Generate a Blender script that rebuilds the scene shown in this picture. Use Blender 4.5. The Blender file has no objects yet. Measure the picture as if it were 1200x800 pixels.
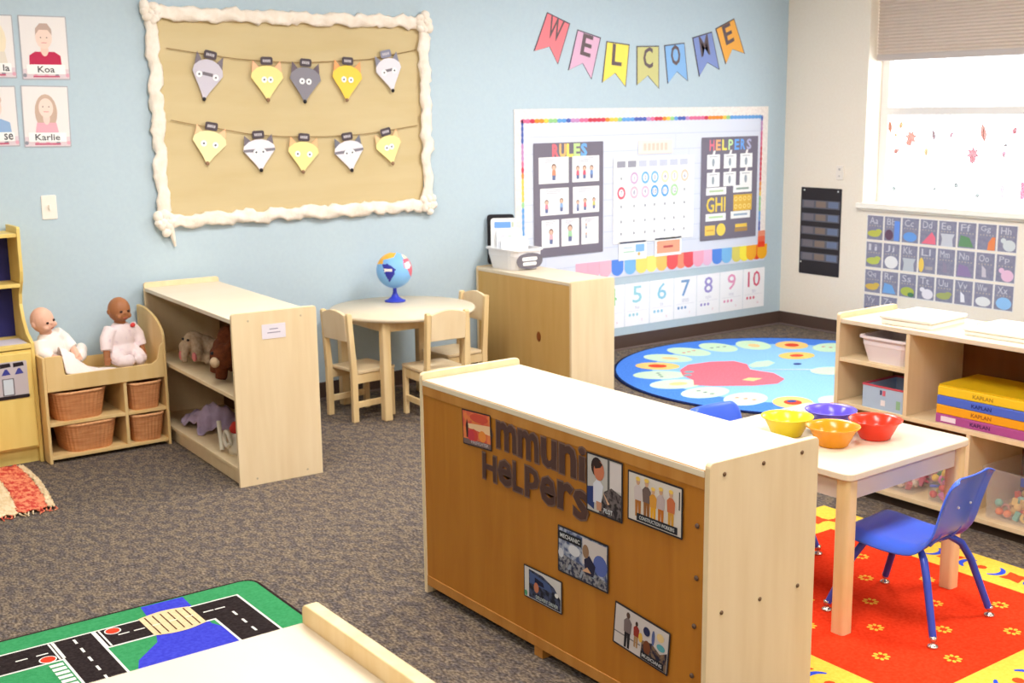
import bpy, math, random
from mathutils import Vector, Matrix
random.seed(7)
D = bpy.data
C = bpy.context.scene.collection
PI = math.pi
R = math.radians
YB, XR = 6.075, 6.932          # back wall and right wall

# ------------------------------------------------------------------ materials
def lin(c):
    out = []
    for v in c:
        v = v / 255.0
        out.append(v / 12.92 if v <= 0.04045 else ((v + 0.055) / 1.055) ** 2.4)
    return (*out, 1.0)

_m = {}
def M(name, rgb=None, rough=0.5, spec=0.3, metal=0.0, trans=0.0, ior=1.45, alpha=1.0, sheen=0.0, sss=0.0):
    if name in _m: return _m[name]
    m = D.materials.new(name); m.use_nodes = True
    b = m.node_tree.nodes['Principled BSDF']
    b.inputs['Base Color'].default_value = lin(rgb)
    b.inputs['Roughness'].default_value = rough
    b.inputs['Specular IOR Level'].default_value = spec
    b.inputs['Metallic'].default_value = metal
    b.inputs['Transmission Weight'].default_value = trans
    b.inputs['IOR'].default_value = ior
    b.inputs['Alpha'].default_value = alpha
    b.inputs['Sheen Weight'].default_value = sheen
    _m[name] = m
    return m

def nodes(m): return m.node_tree.nodes, m.node_tree.links, m.node_tree.nodes['Principled BSDF']

def noisy(name, c1, c2, scale=(1, 1, 1), nscale=5.0, rough=0.5, detail=4, bump=0.0, lo=0.35, hi=0.65, spec=0.3, dist=0.0, bscale=None):
    """two colours mixed by stretched noise, optional bump"""
    if name in _m: return _m[name]
    m = M(name, c1, rough, spec)
    n, l, b = nodes(m)
    tc = n.new('ShaderNodeTexCoord'); mp = n.new('ShaderNodeMapping'); mp.inputs['Scale'].default_value = scale
    l.new(tc.outputs['Object'], mp.inputs['Vector'])
    t = n.new('ShaderNodeTexNoise'); t.inputs['Scale'].default_value = nscale; t.inputs['Detail'].default_value = detail
    t.inputs['Distortion'].default_value = dist
    l.new(mp.outputs[0], t.inputs['Vector'])
    r = n.new('ShaderNodeValToRGB'); e = r.color_ramp.elements
    e[0].position = lo; e[1].position = hi; e[0].color = lin(c1); e[1].color = lin(c2)
    l.new(t.outputs['Fac'], r.inputs[0]); l.new(r.outputs[0], b.inputs['Base Color'])
    if bump:
        t2 = n.new('ShaderNodeTexNoise'); t2.inputs['Scale'].default_value = bscale or nscale * 3
        l.new(mp.outputs[0], t2.inputs['Vector'])
        bp = n.new('ShaderNodeBump'); bp.inputs['Strength'].default_value = bump; bp.inputs['Distance'].default_value = 0.005
        l.new(t2.outputs['Fac'], bp.inputs['Height']); l.new(bp.outputs[0], b.inputs['Normal'])
    return m

MAPLE = noisy('maple', (240, 217, 178), (232, 206, 163), (6, 6, 0.6), 4, 0.42, lo=.3, hi=.75)
MAPLE_TOP = noisy('maple_laminate', (232, 217, 192), (227, 210, 183), (1, .25, 1), 5, 0.35, lo=.3, hi=.75)
PINE = noisy('pine', (238, 212, 164), (228, 196, 140), (5, 5, .7), 5, 0.42, lo=.3, hi=.7)
CUBW = noisy('tan_birch', (232, 200, 142), (224, 188, 124), (5, 5, .6), 4, 0.45, lo=.3, hi=.75)
YWOOD = noisy('birch_yellow', (238, 210, 126), (230, 198, 110), (5, 5, .6), 4, 0.45, lo=.3, hi=.75)
HARD = noisy('hardboard', (190, 124, 42), (174, 106, 30), (5, 5, .5), 3, 0.5, lo=.3, hi=.75, dist=.6)
HARDC = noisy('golden_hardboard', (216, 176, 108), (206, 162, 90), (5, 5, .5), 3, 0.5, lo=.3, hi=.75, dist=.6)
HARD_SHADED = noisy('hardboard_shaded', (126, 78, 34), (110, 64, 26), (5, 5, .5), 3, 0.5, lo=.3, hi=.75)  # hardboard darkened: the shade inside the shelves is put into the colour
HARD2 = noisy('hardboard_trim', (196, 136, 66), (182, 120, 50), (5, 5, .5), 3, 0.45)
WHITE = M('white_paper', (246, 246, 246), .7)
CREAMP = M('cream_paper', (248, 236, 208), .8)
BLACK = M('black_print', (40, 38, 42), .6)
DGREY = M('charcoal_paper', (84, 80, 90), .7)
SLATE = M('slate_print', (100, 100, 118), .7)

def PA(r, g, b): return M('cling_%d_%d_%d' % (r, g, b), (r, g, b), .4, alpha=.72)
def P(r, g, b, rough=.6): return M('paint_%d_%d_%d' % (r, g, b), (r, g, b), rough)

# ------------------------------------------------------------------ mesh builder
class Fr:
    """a frame: origin, right (u), up (v); its normal n = u x v"""
    def __init__(s, o, u, v):
        s.o = Vector(o); s.u = Vector(u).normalized(); s.v = Vector(v).normalized(); s.n = s.u.cross(s.v)
    def p(s, a, b, c=0.0): return s.o + s.u * a + s.v * b + s.n * c
    def at(s, a, b, c=0.0): return Fr(s.p(a, b, c), s.u, s.v)
    def rot(s, ang):
        return Fr(s.o, s.u * math.cos(ang) + s.v * math.sin(ang), s.v * math.cos(ang) - s.u * math.sin(ang))
def FB(x, z, d=.0006): return Fr((x, YB - d, z), (1, 0, 0), (0, 0, 1))        # on the back wall
def FR_(y, z, d=.0006): return Fr((XR - d, y, z), (0, -1, 0), (0, 0, 1))      # on the right wall

_txt = {}
def text_geo(s, off=0.0):
    k = (s, off)
    if k not in _txt:
        c = D.curves.new('t', 'FONT'); c.body = s; c.size = 1; c.offset = off; c.align_x = 'CENTER'; c.align_y = 'CENTER'; c.resolution_u = 2
        o = D.objects.new('t', c); C.objects.link(o)
        bpy.context.view_layer.update()
        me = o.to_mesh()
        _txt[k] = ([v.co.copy() for v in me.vertices], [tuple(f.vertices) for f in me.polygons])
        o.to_mesh_clear(); D.objects.remove(o); D.curves.remove(c)
    return _txt[k]

class MB:
    def __init__(s): s.V = []; s.F = []; s.I = []; s.S = []; s.mats = []
    def mi(s, m):
        if m not in s.mats: s.mats.append(m)
        return s.mats.index(m)
    def add(s, vs, fs, m, smooth=False):
        b = len(s.V); s.V += [tuple(v) for v in vs]; i = s.mi(m)
        for f in fs: s.F.append(tuple(b + k for k in f)); s.I.append(i); s.S.append(smooth)
        return s
    def box(s, x0, x1, y0, y1, z0, z1, m):
        vs = [(x, y, z) for x in (x0, x1) for y in (y0, y1) for z in (z0, z1)]
        return s.add(vs, [(0, 1, 3, 2), (4, 6, 7, 5), (0, 4, 5, 1), (2, 3, 7, 6), (0, 2, 6, 4), (1, 5, 7, 3)], m)
    def fbox(s, f, a0, a1, b0, b1, c0, c1, m):
        vs = [f.p(x, y, z) for x in (a0, a1) for y in (b0, b1) for z in (c0, c1)]
        return s.add(vs, [(0, 1, 3, 2), (4, 6, 7, 5), (0, 4, 5, 1), (2, 3, 7, 6), (0, 2, 6, 4), (1, 5, 7, 3)], m)
    def prism(s, f, pts, c0, c1, m, smooth=False):
        n = len(pts)
        vs = [f.p(x, y, c0) for x, y in pts] + [f.p(x, y, c1) for x, y in pts]
        s.add(vs, [tuple(range(n - 1, -1, -1)), tuple(range(n, 2 * n))], m)
        return s.add(vs, [(i, (i + 1) % n, n + (i + 1) % n, n + i) for i in range(n)], m, smooth)
    def flat(s, f, pts, m, c=0.0):
        return s.add([f.p(x, y, c) for x, y in pts], [tuple(range(len(pts)))], m)
    def rect(s, f, a0, a1, b0, b1, m, c=0.0): return s.flat(f, [(a0, b0), (a1, b0), (a1, b1), (a0, b1)], m, c)
    def disc(s, f, a, b, ra, rb, m, c=0.0, n=16, ang=0):
        return s.flat(f, [(a + ra * math.cos(t) * math.cos(ang) - rb * math.sin(t) * math.sin(ang), b + ra * math.cos(t) * math.sin(ang) + rb * math.sin(t) * math.cos(ang)) for t in [2 * PI * i / n for i in range(n)]], m, c)
    def ring(s, f, a, b, r0, r1, m, c=0.0, n=18, sy=1.0):
        vs = []
        for i in range(n):
            t = 2 * PI * i / n
            vs += [f.p(a + r0 * math.cos(t), b + r0 * math.sin(t) * sy, c), f.p(a + r1 * math.cos(t), b + r1 * math.sin(t) * sy, c)]
        return s.add(vs, [(2 * i, 2 * i + 1, (2 * i + 3) % (2 * n), (2 * i + 2) % (2 * n)) for i in range(n)], m)
    def text(s, f, str_, size, m, c=0.0, off=0.0, w=None, h=None, thick=0.0):
        vs, fs = text_geo(str_, off)
        if not vs: return s
        x0 = min(v.x for v in vs); x1 = max(v.x for v in vs); y0 = min(v.y for v in vs); y1 = max(v.y for v in vs)
        sx = w / (x1 - x0) if w else size
        sy = h / (y1 - y0) if h else size
        mx, my = (x0 + x1) / 2, (y0 + y1) / 2
        s.add([f.p((v.x - mx) * sx, (v.y - my) * sy, c + thick) for v in vs], fs, m)
        if thick:
            b = [f.p((v.x - mx) * sx, (v.y - my) * sy, c) for v in vs]
            from collections import Counter
            cnt = Counter()
            for q in fs:
                for i in range(len(q)): cnt[frozenset((q[i], q[(i + 1) % len(q)]))] += 1
            tops = [f.p((v.x - mx) * sx, (v.y - my) * sy, c + thick) for v in vs]
            for q in fs:
                for i in range(len(q)):
                    e0, e1 = q[i], q[(i + 1) % len(q)]
                    if cnt[frozenset((e0, e1))] == 1: s.add([b[e0], b[e1], tops[e1], tops[e0]], [(0, 1, 2, 3)], m)
        return s
    def tube(s, pts, r, m, n=8, closed=False, cap=True, smooth=True, flat=1.0):
        pts = [Vector(p) for p in pts]; k = len(pts); rs = r if isinstance(r, (list, tuple)) else [r] * k
        rings = []; prev = None
        for i, p in enumerate(pts):
            a = pts[(i - 1) % k] if (closed or i > 0) else p; b = pts[(i + 1) % k] if (closed or i < k - 1) else p
            t = (b - a).normalized()
            if prev is None:
                up = Vector((0, 0, 1)) if abs(t.z) < .9 else Vector((1, 0, 0)); x = t.cross(up).normalized()
            else: x = (prev - t * prev.dot(t)).normalized()
            prev = x; y = t.cross(x)
            rings.append([p + x * rs[i] * math.cos(2 * PI * j / n) + y * rs[i] * flat * math.sin(2 * PI * j / n) for j in range(n)])
        vs = [v for g in rings for v in g]; fs = []
        for i in range(k if closed else k - 1):
            i2 = (i + 1) % k
            for j in range(n): fs.append((i * n + j, i * n + (j + 1) % n, i2 * n + (j + 1) % n, i2 * n + j))
        s.add(vs, fs, m, smooth)
        if cap and not closed:
            s.add(rings[0], [tuple(range(n - 1, -1, -1))], m); s.add(rings[-1], [tuple(range(n))], m)
        return s
    def lathe(s, prof, cen, m, n=32, smooth=True, sx=1.0, sy=1.0):
        cx, cy, cz = cen; vs = []
        for r, z in prof:
            for j in range(n): vs.append((cx + r * sx * math.cos(2 * PI * j / n), cy + r * sy * math.sin(2 * PI * j / n), cz + z))
        fs = []
        for i in range(len(prof) - 1):
            for j in range(n): fs.append((i * n + j, i * n + (j + 1) % n, (i + 1) * n + (j + 1) % n, (i + 1) * n + j))
        s.add(vs, fs, m, smooth)
        if prof[0][0] > 1e-6: s.add(vs[:n], [tuple(range(n - 1, -1, -1))], m)
        if prof[-1][0] > 1e-6: s.add(vs[-n:], [tuple(range(n))], m)
        return s
    def ball(s, c, r, m, n=16, k=10, rot=None):
        rx, ry, rz = r if isinstance(r, (list, tuple)) else (r, r, r)
        vs = []; fs = []
        for i in range(k + 1):
            ph = PI * i / k
            for j in range(n):
                th = 2 * PI * j / n
                v = Vector((rx * math.sin(ph) * math.cos(th), ry * math.sin(ph) * math.sin(th), rz * math.cos(ph)))
                if rot: v = rot @ v
                vs.append(Vector(c) + v)
        for i in range(k):
            for j in range(n): fs.append((i * n + j, (i + 1) * n + j, (i + 1) * n + (j + 1) % n, i * n + (j + 1) % n))
        return s.add(vs, fs, m, True)
    def build(s, name, parent=None, bevel=0.0, seg=2, remesh=0.0, solid=0.0, subd=0, label=None, cat=None, group=None, kind=None, weld=False):
        me = D.meshes.new(name); me.from_pydata([tuple(v) for v in s.V], [], s.F)
        for m in s.mats: me.materials.append(m)
        me.polygons.foreach_set('material_index', s.I); me.polygons.foreach_set('use_smooth', s.S)
        me.update()
        o = D.objects.new(name, me); C.objects.link(o)
        if parent: o.parent = parent
        if weld:
            w = o.modifiers.new('w', 'WELD'); w.merge_threshold = 1e-5
        if solid:
            q = o.modifiers.new('s', 'SOLIDIFY'); q.thickness = solid; q.offset = 0
        if bevel:
            w = o.modifiers.new('w', 'WELD'); w.merge_threshold = 1e-5
            q = o.modifiers.new('b', 'BEVEL'); q.width = bevel; q.segments = seg; q.limit_method = 'ANGLE'; q.angle_limit = R(40); q.use_clamp_overlap = True
        if remesh:
            q = o.modifiers.new('r', 'REMESH'); q.mode = 'VOXEL'; q.voxel_size = remesh; q.use_smooth_shade = True
            q = o.modifiers.new('sm', 'SMOOTH'); q.iterations = 4; q.factor = .5
        if subd:
            q = o.modifiers.new('sd', 'SUBSURF'); q.levels = subd; q.render_levels = subd
        tag(o, label, cat, group, kind)
        return o

def tag(o, label=None, cat=None, group=None, kind=None):
    if label: o['label'] = label
    if cat: o['category'] = cat
    if group: o['group'] = group
    if kind: o['kind'] = kind
    return o
def thing(name, label, cat, loc=(0, 0, 0), rz=0.0, group=None):
    o = D.objects.new(name, None); C.objects.link(o); o.location = loc; o.rotation_euler = (0, 0, rz)
    o.empty_display_size = .05
    return tag(o, label, cat, group)
def dup(o, parent=None):
    c = o.copy(); C.objects.link(c); c.parent = parent
    for ch in list(o.children): dup(ch, c)
    return c
def place(o, loc, rz=None, label=None, group=None):
    o.location = loc
    if rz is not None: o.rotation_euler = (0, 0, rz)
    if label: o['label'] = label
    if group: o['group'] = group
    return o
def rrect(a0, a1, b0, b1, r, n=5):
    pts = []
    for cx, cy, st in ((a1 - r, b1 - r, 0), (a0 + r, b1 - r, 90), (a0 + r, b0 + r, 180), (a1 - r, b0 + r, 270)):
        for i in range(n + 1):
            t = R(st + 90 * i / n); pts.append((cx + r * math.cos(t), cy + r * math.sin(t)))
    return pts
ZUP = Fr((0, 0, 0), (1, 0, 0), (0, 1, 0))

# ------------------------------------------------------------------ setting
CARPET = M('carpet', (120, 108, 98), .95, .1)
n, l, b = nodes(CARPET)
tc = n.new('ShaderNodeTexCoord')
t1 = n.new('ShaderNodeTexNoise'); t1.inputs['Scale'].default_value = 130; t1.inputs['Detail'].default_value = 3
t2 = n.new('ShaderNodeTexNoise'); t2.inputs['Scale'].default_value = 34; t2.inputs['Detail'].default_value = 5
mp = n.new('ShaderNodeMapping'); mp.inputs['Scale'].default_value = (1, .55, 1); mp.inputs['Rotation'].default_value = (0, 0, .5)
l.new(tc.outputs['Object'], mp.inputs[0])
for t in (t1, t2): l.new(mp.outputs[0], t.inputs['Vector'])
r1 = n.new('ShaderNodeValToRGB'); e = r1.color_ramp.elements
e[0].position = .34; e[0].color = lin((88, 78, 70)); e[1].position = .68; e[1].color = lin((156, 144, 130))
x = r1.color_ramp.elements.new(.5); x.color = lin((120, 109, 98))
r2 = n.new('ShaderNodeValToRGB'); e = r2.color_ramp.elements
e[0].position = .4; e[0].color = lin((196, 196, 210)); e[1].position = .6; e[1].color = lin((255, 246, 234))
l.new(t1.outputs['Fac'], r1.inputs[0]); l.new(t2.outputs['Fac'], r2.inputs[0])
mx = n.new('ShaderNodeMix'); mx.data_type = 'RGBA'; mx.blend_type = 'MULTIPLY'; mx.inputs['Factor'].default_value = 1
l.new(r1.outputs[0], mx.inputs['A']); l.new(r2.outputs[0], mx.inputs['B']); l.new(mx.outputs['Result'], b.inputs['Base Color'])
bp = n.new('ShaderNodeBump'); bp.inputs['Strength'].default_value = .5; bp.inputs['Distance'].default_value = .01
l.new(t1.outputs['Fac'], bp.inputs['Height']); l.new(bp.outputs[0], b.inputs['Normal'])

BLUEW = noisy('blue_wall_paint', (188, 206, 216), (185, 203, 214), (1, 1, 1), 60, .75, bump=.08, bscale=200)
CREAMW = noisy('cream_wall_paint', (243, 232, 216), (241, 229, 212), (1, 1, 1), 60, .75, bump=.08, bscale=200)
CEIL = M('ceiling_paint', (240, 240, 238), .9)
VINYL = M('brown_vinyl', (84, 66, 58), .5)
XL, YF, ZC = -2.6, -2.4, 2.75
WY0, WY1, WZ0, WZ1 = 3.45, 5.355, .945, 2.42      # window opening in the right wall
MB().box(XL, XR, YF, YB, -.06, 0, CARPET).build('floor', kind='structure')
MB().box(XL, XR + .2, YF, YB, ZC, ZC + .1, CEIL).build('ceiling', kind='structure')
MB().box(XL - .1, XR + .2, YB, YB + .12, 0, ZC, BLUEW).build('wall_back', kind='structure')
w = MB()
w.box(XR, XR + .2, WY1, YB, 0, ZC, CREAMW); w.box(XR, XR + .2, YF, WY0, 0, ZC, CREAMW)
w.box(XR, XR + .2, WY0, WY1, 0, WZ0, CREAMW); w.box(XR, XR + .2, WY0, WY1, WZ1, ZC, CREAMW)
w.build('wall_right', kind='structure')
MB().box(XL - .1, XL, YF, YB, 0, ZC, CREAMW).build('wall_left', kind='structure')
MB().box(XL - .1, XR + .2, YF - .1, YF, 0, ZC, CREAMW).build('wall_front', kind='structure')
bb = MB(); bb.prism(Fr((XL, YB, 0), (0, -1, 0), (0, 0, 1)), [(0, 0), (.016, 0), (.01, .012), (.008, .098), (0, .1)], -(XR - XL), 0, VINYL)
MB().box(XL, XR - .008, YB - .009, YB, 0, .1, VINYL).box(XL, XR - .008, YB - .018, YB - .009, 0, .012, M('vinyl_toe', (120, 104, 100), .4)).build('baseboard_back', kind='structure', bevel=.002)
MB().box(XR - .009, XR, YF, YB, 0, .1, VINYL).box(XR - .018, XR - .009, YF, YB - .018, 0, .012, _m['vinyl_toe']).build('baseboard_right', kind='structure', bevel=.002)

# window: frame, meeting rail, glass, sill
FRM = M('window_vinyl', (232, 226, 222), .5)
XF = 7.083
wf = MB()
wf.box(XF, XF + .05, WY1 - .06, WY1, WZ0, WZ1, FRM).box(XF, XF + .05, WY0, WY0 + .06, WZ0, WZ1, FRM)
wf.box(XF, XF + .05, WY0 + .06, WY1 - .06, WZ0, WZ0 + .03, FRM).box(XF, XF + .05, WY0 + .06, WY1 - .06, WZ1 - .05, WZ1, FRM)
wf.box(XF - .006, XF + .04, WY0 + .06, WY1 - .06, 1.545, 1.598, FRM)
win = wf.build('window_1', kind='structure', bevel=.003)
GL = M('window_glass', (255, 255, 255), 0.0, .5, trans=1.0, ior=1.0)
MB().box(XF + .02, XF + .024, WY0 + .06, WY1 - .06, WZ0 + .03, 1.545, GL).build('lower_pane', win)
MB().box(XF + .02, XF + .024, WY0 + .06, WY1 - .06, 1.598, WZ1 - .05, GL).build('upper_pane', win)
MB().box(XR - .035, XF + .0, WY0 + .001, WY1 - .001, WZ0 - .012, WZ0 + .004, M('sill_white', (250, 244, 232), .35)).box(XR - .035, XR, WY1 - .001, WY1 + .035, WZ0 - .03, WZ0 + .004, _m['sill_white']).box(XR - .035, XR - .0, WY0, WY1, WZ0 - .03, WZ0 - .01, _m['sill_white']).box(XR - .02, XR, WY0, WY1 + .02, WZ0 - .045, WZ0 - .03, CREAMW).build('trim_1', kind='structure', bevel=.003)
tag(D.objects['trim_1'], kind='structure')

# cellular shade
SH = noisy('shade_fabric', (222, 206, 192), (214, 198, 184), (.2, 1, 30), 10, .9)
n, l, b = nodes(SH); b.inputs['Subsurface Weight'].default_value = 0
bl = thing('cellular_shade', 'taupe pleated shade half lowered over the top of the window', 'window shade', (7.0, (WY0 + WY1) / 2, 1.905))
yh = (WY1 - WY0) / 2 - .012
pts = [];zz = .045; k = 0
while zz < .50: pts.append((.012 if k % 2 else .0, zz)); zz += .011; k += 1
f = Fr((0, yh, 0), (1, 0, 0), (0, 0, 1))
m_ = MB(); front = [(x, z) for x, z in pts]; backp = [(.035 - x, z) for x, z in reversed(pts)]
m_.prism(f, front + backp, -0.0, 2 * yh, SH); m_.build('fabric', bl)
MB().box(-.004, .032, -yh, yh, 0, .045, M('shade_rail', (196, 184, 178), .4)).build('bottom_rail', bl, bevel=.008, label='smooth grey-brown bottom rail')

# window stickers
def leaf(f, a, b, L, W, ang, m):
    pts = [(0, -L / 2), (W * .5, -L * .12), (W * .42, L * .2), (0, L / 2), (-W * .42, L * .2), (-W * .5, -L * .12)]
    ca, sa = math.cos(ang), math.sin(ang)
    return f.p(a, b), [(x * ca - y * sa, x * sa + y * ca) for x, y in pts]
FW = Fr((XF + .0195, 0, 0), (0, -1, 0), (0, 0, 1))
STK = [  # y, z (at wall plane), length, width, angle deg, colour, kind, label
 (5.157, 1.468, .075, .026, 8, (214, 120, 70), 'oval', 'rust-brown narrow leaf sticker highest at the left edge of the lower pane'),
 (5.073, 1.48, .05, .03, -15, (240, 170, 80), 'oval', 'small orange leaf sticker just right of the rust narrow one'),
 (5.109, 1.415, .035, .02, 60, (246, 210, 130), 'oval', 'faint yellow leaf sticker under the small orange one'),
 (4.99, 1.40, .10, .085, -25, (232, 100, 44), 'maple', 'large orange maple leaf sticker, upper left of the lower pane'),
 (4.817, 1.417, .072, .024, 15, (140, 90, 110), 'oval', 'dark mauve slim leaf sticker right of the orange maple leaf'),
 (4.686, 1.42, .06, .018, -30, (206, 150, 170), 'oval', 'pale pink slim leaf sticker, centre of the upper row'),
 (4.458, 1.434, .115, .035, 12, (216, 112, 84), 'oval', 'long terracotta leaf sticker, the tallest of the upper row'),
 (4.246, 1.449, .05, .03, -20, (222, 90, 120), 'oval', 'crimson-pink small leaf sticker at the right end of the upper row'),
 (5.10, 1.308, .05, .03, -60, (196, 84, 40), 'oval', 'brown-red small leaf sticker low on the left of the pane'),
 (4.867, 1.308, .055, .03, 0, (236, 196, 110), 'oval', 'pale gold leaf sticker in the second row'),
 (4.524, 1.30, .095, .08, 0, (204, 60, 90), 'maple', 'crimson maple leaf sticker in the middle of the second row'),
 (4.31, 1.31, .04, .04, 0, (226, 150, 180), 'maple', 'small pink maple leaf sticker right of the crimson one'),
 (4.30, 1.36, .035, .016, 90, (140, 140, 150), 'oval', 'grey sideways leaf sticker above the small pink one'),
]
for y, z, L_, W_, an, col, kd, lab in STK:
    y2, z2 = y * 1.0245, 1.62 + (z - 1.62) * 1.0245
    mm = PA(*col); L_ *= 1.15; W_ *= 1.25
    f = FW.at(-y2, z2); an = R(an)
    m_ = MB()
    if kd == 'oval':
        _, pts = leaf(f, 0, 0, L_, W_, an, mm); m_.prism(f, pts, 0, .0012, mm)
    else:
        pts = []
        for i in range(14):
            t = an + 2 * PI * i / 14 - PI / 2; rr = L_ * (.5 if i % 2 else .28); rr = L_ * .55 if i == 0 else rr
            pts.append((rr * math.cos(t) * W_ / L_, rr * math.sin(t)))
        m_.prism(f, pts, 0, .0012, mm)
    m_.prism(f, [(-.0015, -L_ * .6), (.0015, -L_ * .6), (.0015, 0), (-.0015, 0)] if kd == 'maple' else [(x * .15, yy * .9) for x, yy in pts], .0012, .0016, PA(150, 80, 50))
    m_.build('leaf_sticker', label=lab, cat='window sticker', group='autumn leaf stickers on the window')
for y, z, r_, lab in ((5.105, 1.059, .017, 'leftmost'), (4.79, 1.07, .012, 'second from left'), (4.631, 1.10, .018, 'third from left, under two tiny dots'), (4.476, 1.042, .016, 'fourth from left'), ):
    f = FW.at(-y * 1.0245, 1.62 + (z - 1.62) * 1.0245)
    m_ = MB().prism(f, [(r_ * math.cos(t), r_ * math.sin(t)) for t in [2 * PI * i / 12 for i in range(12)]], 0, .0012, PA(120, 130, 130))
    m_.build('dot_sticker', label='grey round sticker low on the pane, ' + lab, cat='window sticker', group='grey round stickers on the window')
for y, z, h_, lab in ((4.305, 1.073, .08, 'faint pink strip-shaped sticker low on the pane'), (4.168, 1.088, .11, 'magenta and grey sticker low on the pane at the picture edge')):
    f = FW.at(-y * 1.0245, 1.62 + (z - 1.62) * 1.0245)
    MB().prism(f, rrect(-.015, .015, -h_ / 2, h_ / 2, .01), 0, .0012, PA(226, 170, 190) if h_ < .1 else PA(206, 80, 130)).build('strip_sticker', label=lab, cat='window sticker')

# thermostat / small control, light switch
t = thing('light_switch', 'cream toggle light switch on blue wall between photo cards and doll unit', 'light switch', (1.66, YB, 1.175))
MB().prism(Fr((0, 0, 0), (1, 0, 0), (0, 0, 1)), rrect(-.036, .036, -.058, .058, .006), 0, .005, M('switch_plastic', (245, 236, 226), .4)).build('face_plate', t, bevel=.002)
MB().box(-.005, .005, -.016, -.005, -.012, .012, _m['switch_plastic']).build('toggle', t, bevel=.002)
t = thing('wall_control', 'small white wall control above the black pocket chart', 'wall control', (XR, 5.556, 1.15))
MB().prism(Fr((0, 0, 0), (0, -1, 0), (0, 0, 1)), rrect(-.03, .03, -.05, .05, .005), 0, .012, M('control_plastic', (240, 230, 218), .4)).build('housing', t, bevel=.003)
MB().box(-.015, -.012, -.008, .008, .015, .03, P(190, 180, 172)).box(-.015, -.012, -.006, .006, -.03, -.02, P(200, 190, 182)).build('buttons', t, label='grey buttons')
_fold = None

# ------------------------------------------------------------------ pupils' photo cards
def photo_card(x0, z0, w_, h_, tilt, label, nm, kind, align=0):
    t = thing('photo_card', label, 'photo card', (x0 + w_ / 2, YB - .0006, z0 + h_ / 2), 0, 'photo cards on the blue wall')
    t.rotation_euler = (0, R(tilt), 0)
    f = Fr((-w_ / 2, 0, -h_ / 2), (1, 0, 0), (0, 0, 1))
    m = MB(); m.prism(f, rrect(0, w_, 0, h_, .004, 2), 0, .0015, P(176, 176, 184))
    m.rect(f, .005, w_ - .005, .005, h_ - .005, P(238, 232, 230), .002)
    m.rect(f, .005, w_ - .005, .005, h_ * .17, P(226, 208, 214), .0022)
    for i in range(9): m.disc(f, .012 + i * (w_ - .024) / 8, h_ * .07 + (i % 2) * .02, .009, .009, P(150, 150, 160) if i % 3 == 0 else P(226, 170, 186), .0024)
    m.build('card', t)
    g = MB(); cx = w_ * .5
    if kind == 'boy':
        g.flat(f, [(cx - .075, h_ * .22), (cx + .075, h_ * .22), (cx + .072, h_ * .38), (cx + .045, h_ * .44), (cx - .045, h_ * .44), (cx - .072, h_ * .38)], P(196, 44, 84), .0026)
        g.disc(f, cx, h_ * .66, .038, .052, P(246, 216, 202), .003); g.disc(f, cx, h_ * .47, .018, .03, P(244, 208, 192), .0028)
        g.flat(f, [(cx - .038, h_ * .70), (cx - .036, h_ * .80), (cx - .015, h_ * .88), (cx + .02, h_ * .88), (cx + .038, h_ * .79), (cx + .038, h_ * .70), (cx + .02, h_ * .78), (cx - .02, h_ * .78)], P(196, 170, 158), .0034)
    elif kind == 'girl':
        g.disc(f, cx, h_ * .57, .052, .085, P(206, 178, 160), .0026, n=20)
        g.flat(f, [(cx - .055, h_ * .22), (cx + .055, h_ * .22), (cx + .045, h_ * .40), (cx - .045, h_ * .40)], P(244, 176, 190), .0028)
        g.disc(f, cx, h_ * .47, .016, .03, P(246, 214, 204), .003); g.disc(f, cx, h_ * .64, .034, .046, P(248, 220, 208), .0032)
    elif kind == 'blonde':
        g.disc(f, cx + .01, h_ * .60, .06, .09, P(244, 228, 200), .0026); g.disc(f, cx, h_ * .62, .036, .046, P(250, 228, 214), .003)
        g.flat(f, [(cx - .05, h_ * .22), (cx + .07, h_ * .22), (cx + .06, h_ * .42), (cx - .04, h_ * .42)], P(230, 220, 206), .0028)
    else:
        g.flat(f, [(cx - .07, h_ * .22), (cx + .075, h_ * .22), (cx + .07, h_ * .40), (cx + .03, h_ * .46), (cx - .04, h_ * .46)], P(150, 180, 218), .0026)
        g.disc(f, cx, h_ * .64, .038, .05, P(246, 214, 200), .003); g.disc(f, cx, h_ * .77, .04, .026, P(222, 196, 178), .0034)
    for s_ in (-1, 1): g.disc(f, cx + s_ * .014, h_ * .66, .0035, .003, P(120, 100, 96), .0038, 8)
    g.rect(f, cx - .012, cx + .012, h_ * .575, h_ * .585, P(214, 120, 126), .0038)
    g.build('portrait', t, label='printed portrait of a smiling child')
    k = MB(); k.prism(f, rrect(.022, w_ - .022, h_ * .09, h_ * .24, .004, 2), .0040, .0046, P(250, 248, 246))
    k.text(f.at(w_ / 2 + align, h_ * .165), nm, .05, P(80, 78, 84), .0052, off=.012, h=.03)
    k.rect(f, .05, w_ - .05, h_ * .04, h_ * .065, P(200, 90, 120), .0030)
    k.build('name_label', t, label='white name label')
photo_card(1.588, 1.779, .222, .297, 0, 'photo card of child in dark red top with name label, upper right of the four', 'Koa', 'boy')
photo_card(1.572, 1.462, .22, .29, 1, 'photo card of long-haired child in pink, lower right of the four', 'Karlie', 'girl')
photo_card(1.352, 1.786, .212, .289, 0, 'photo card of fair-haired child cut by picture edge, upper left of the four', 'la', 'blonde', .06)
photo_card(1.336, 1.470, .215, .281, 0, 'photo card of child in pale blue top, cut by picture edge, lower left', 'se', 'blue', .058)

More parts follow.
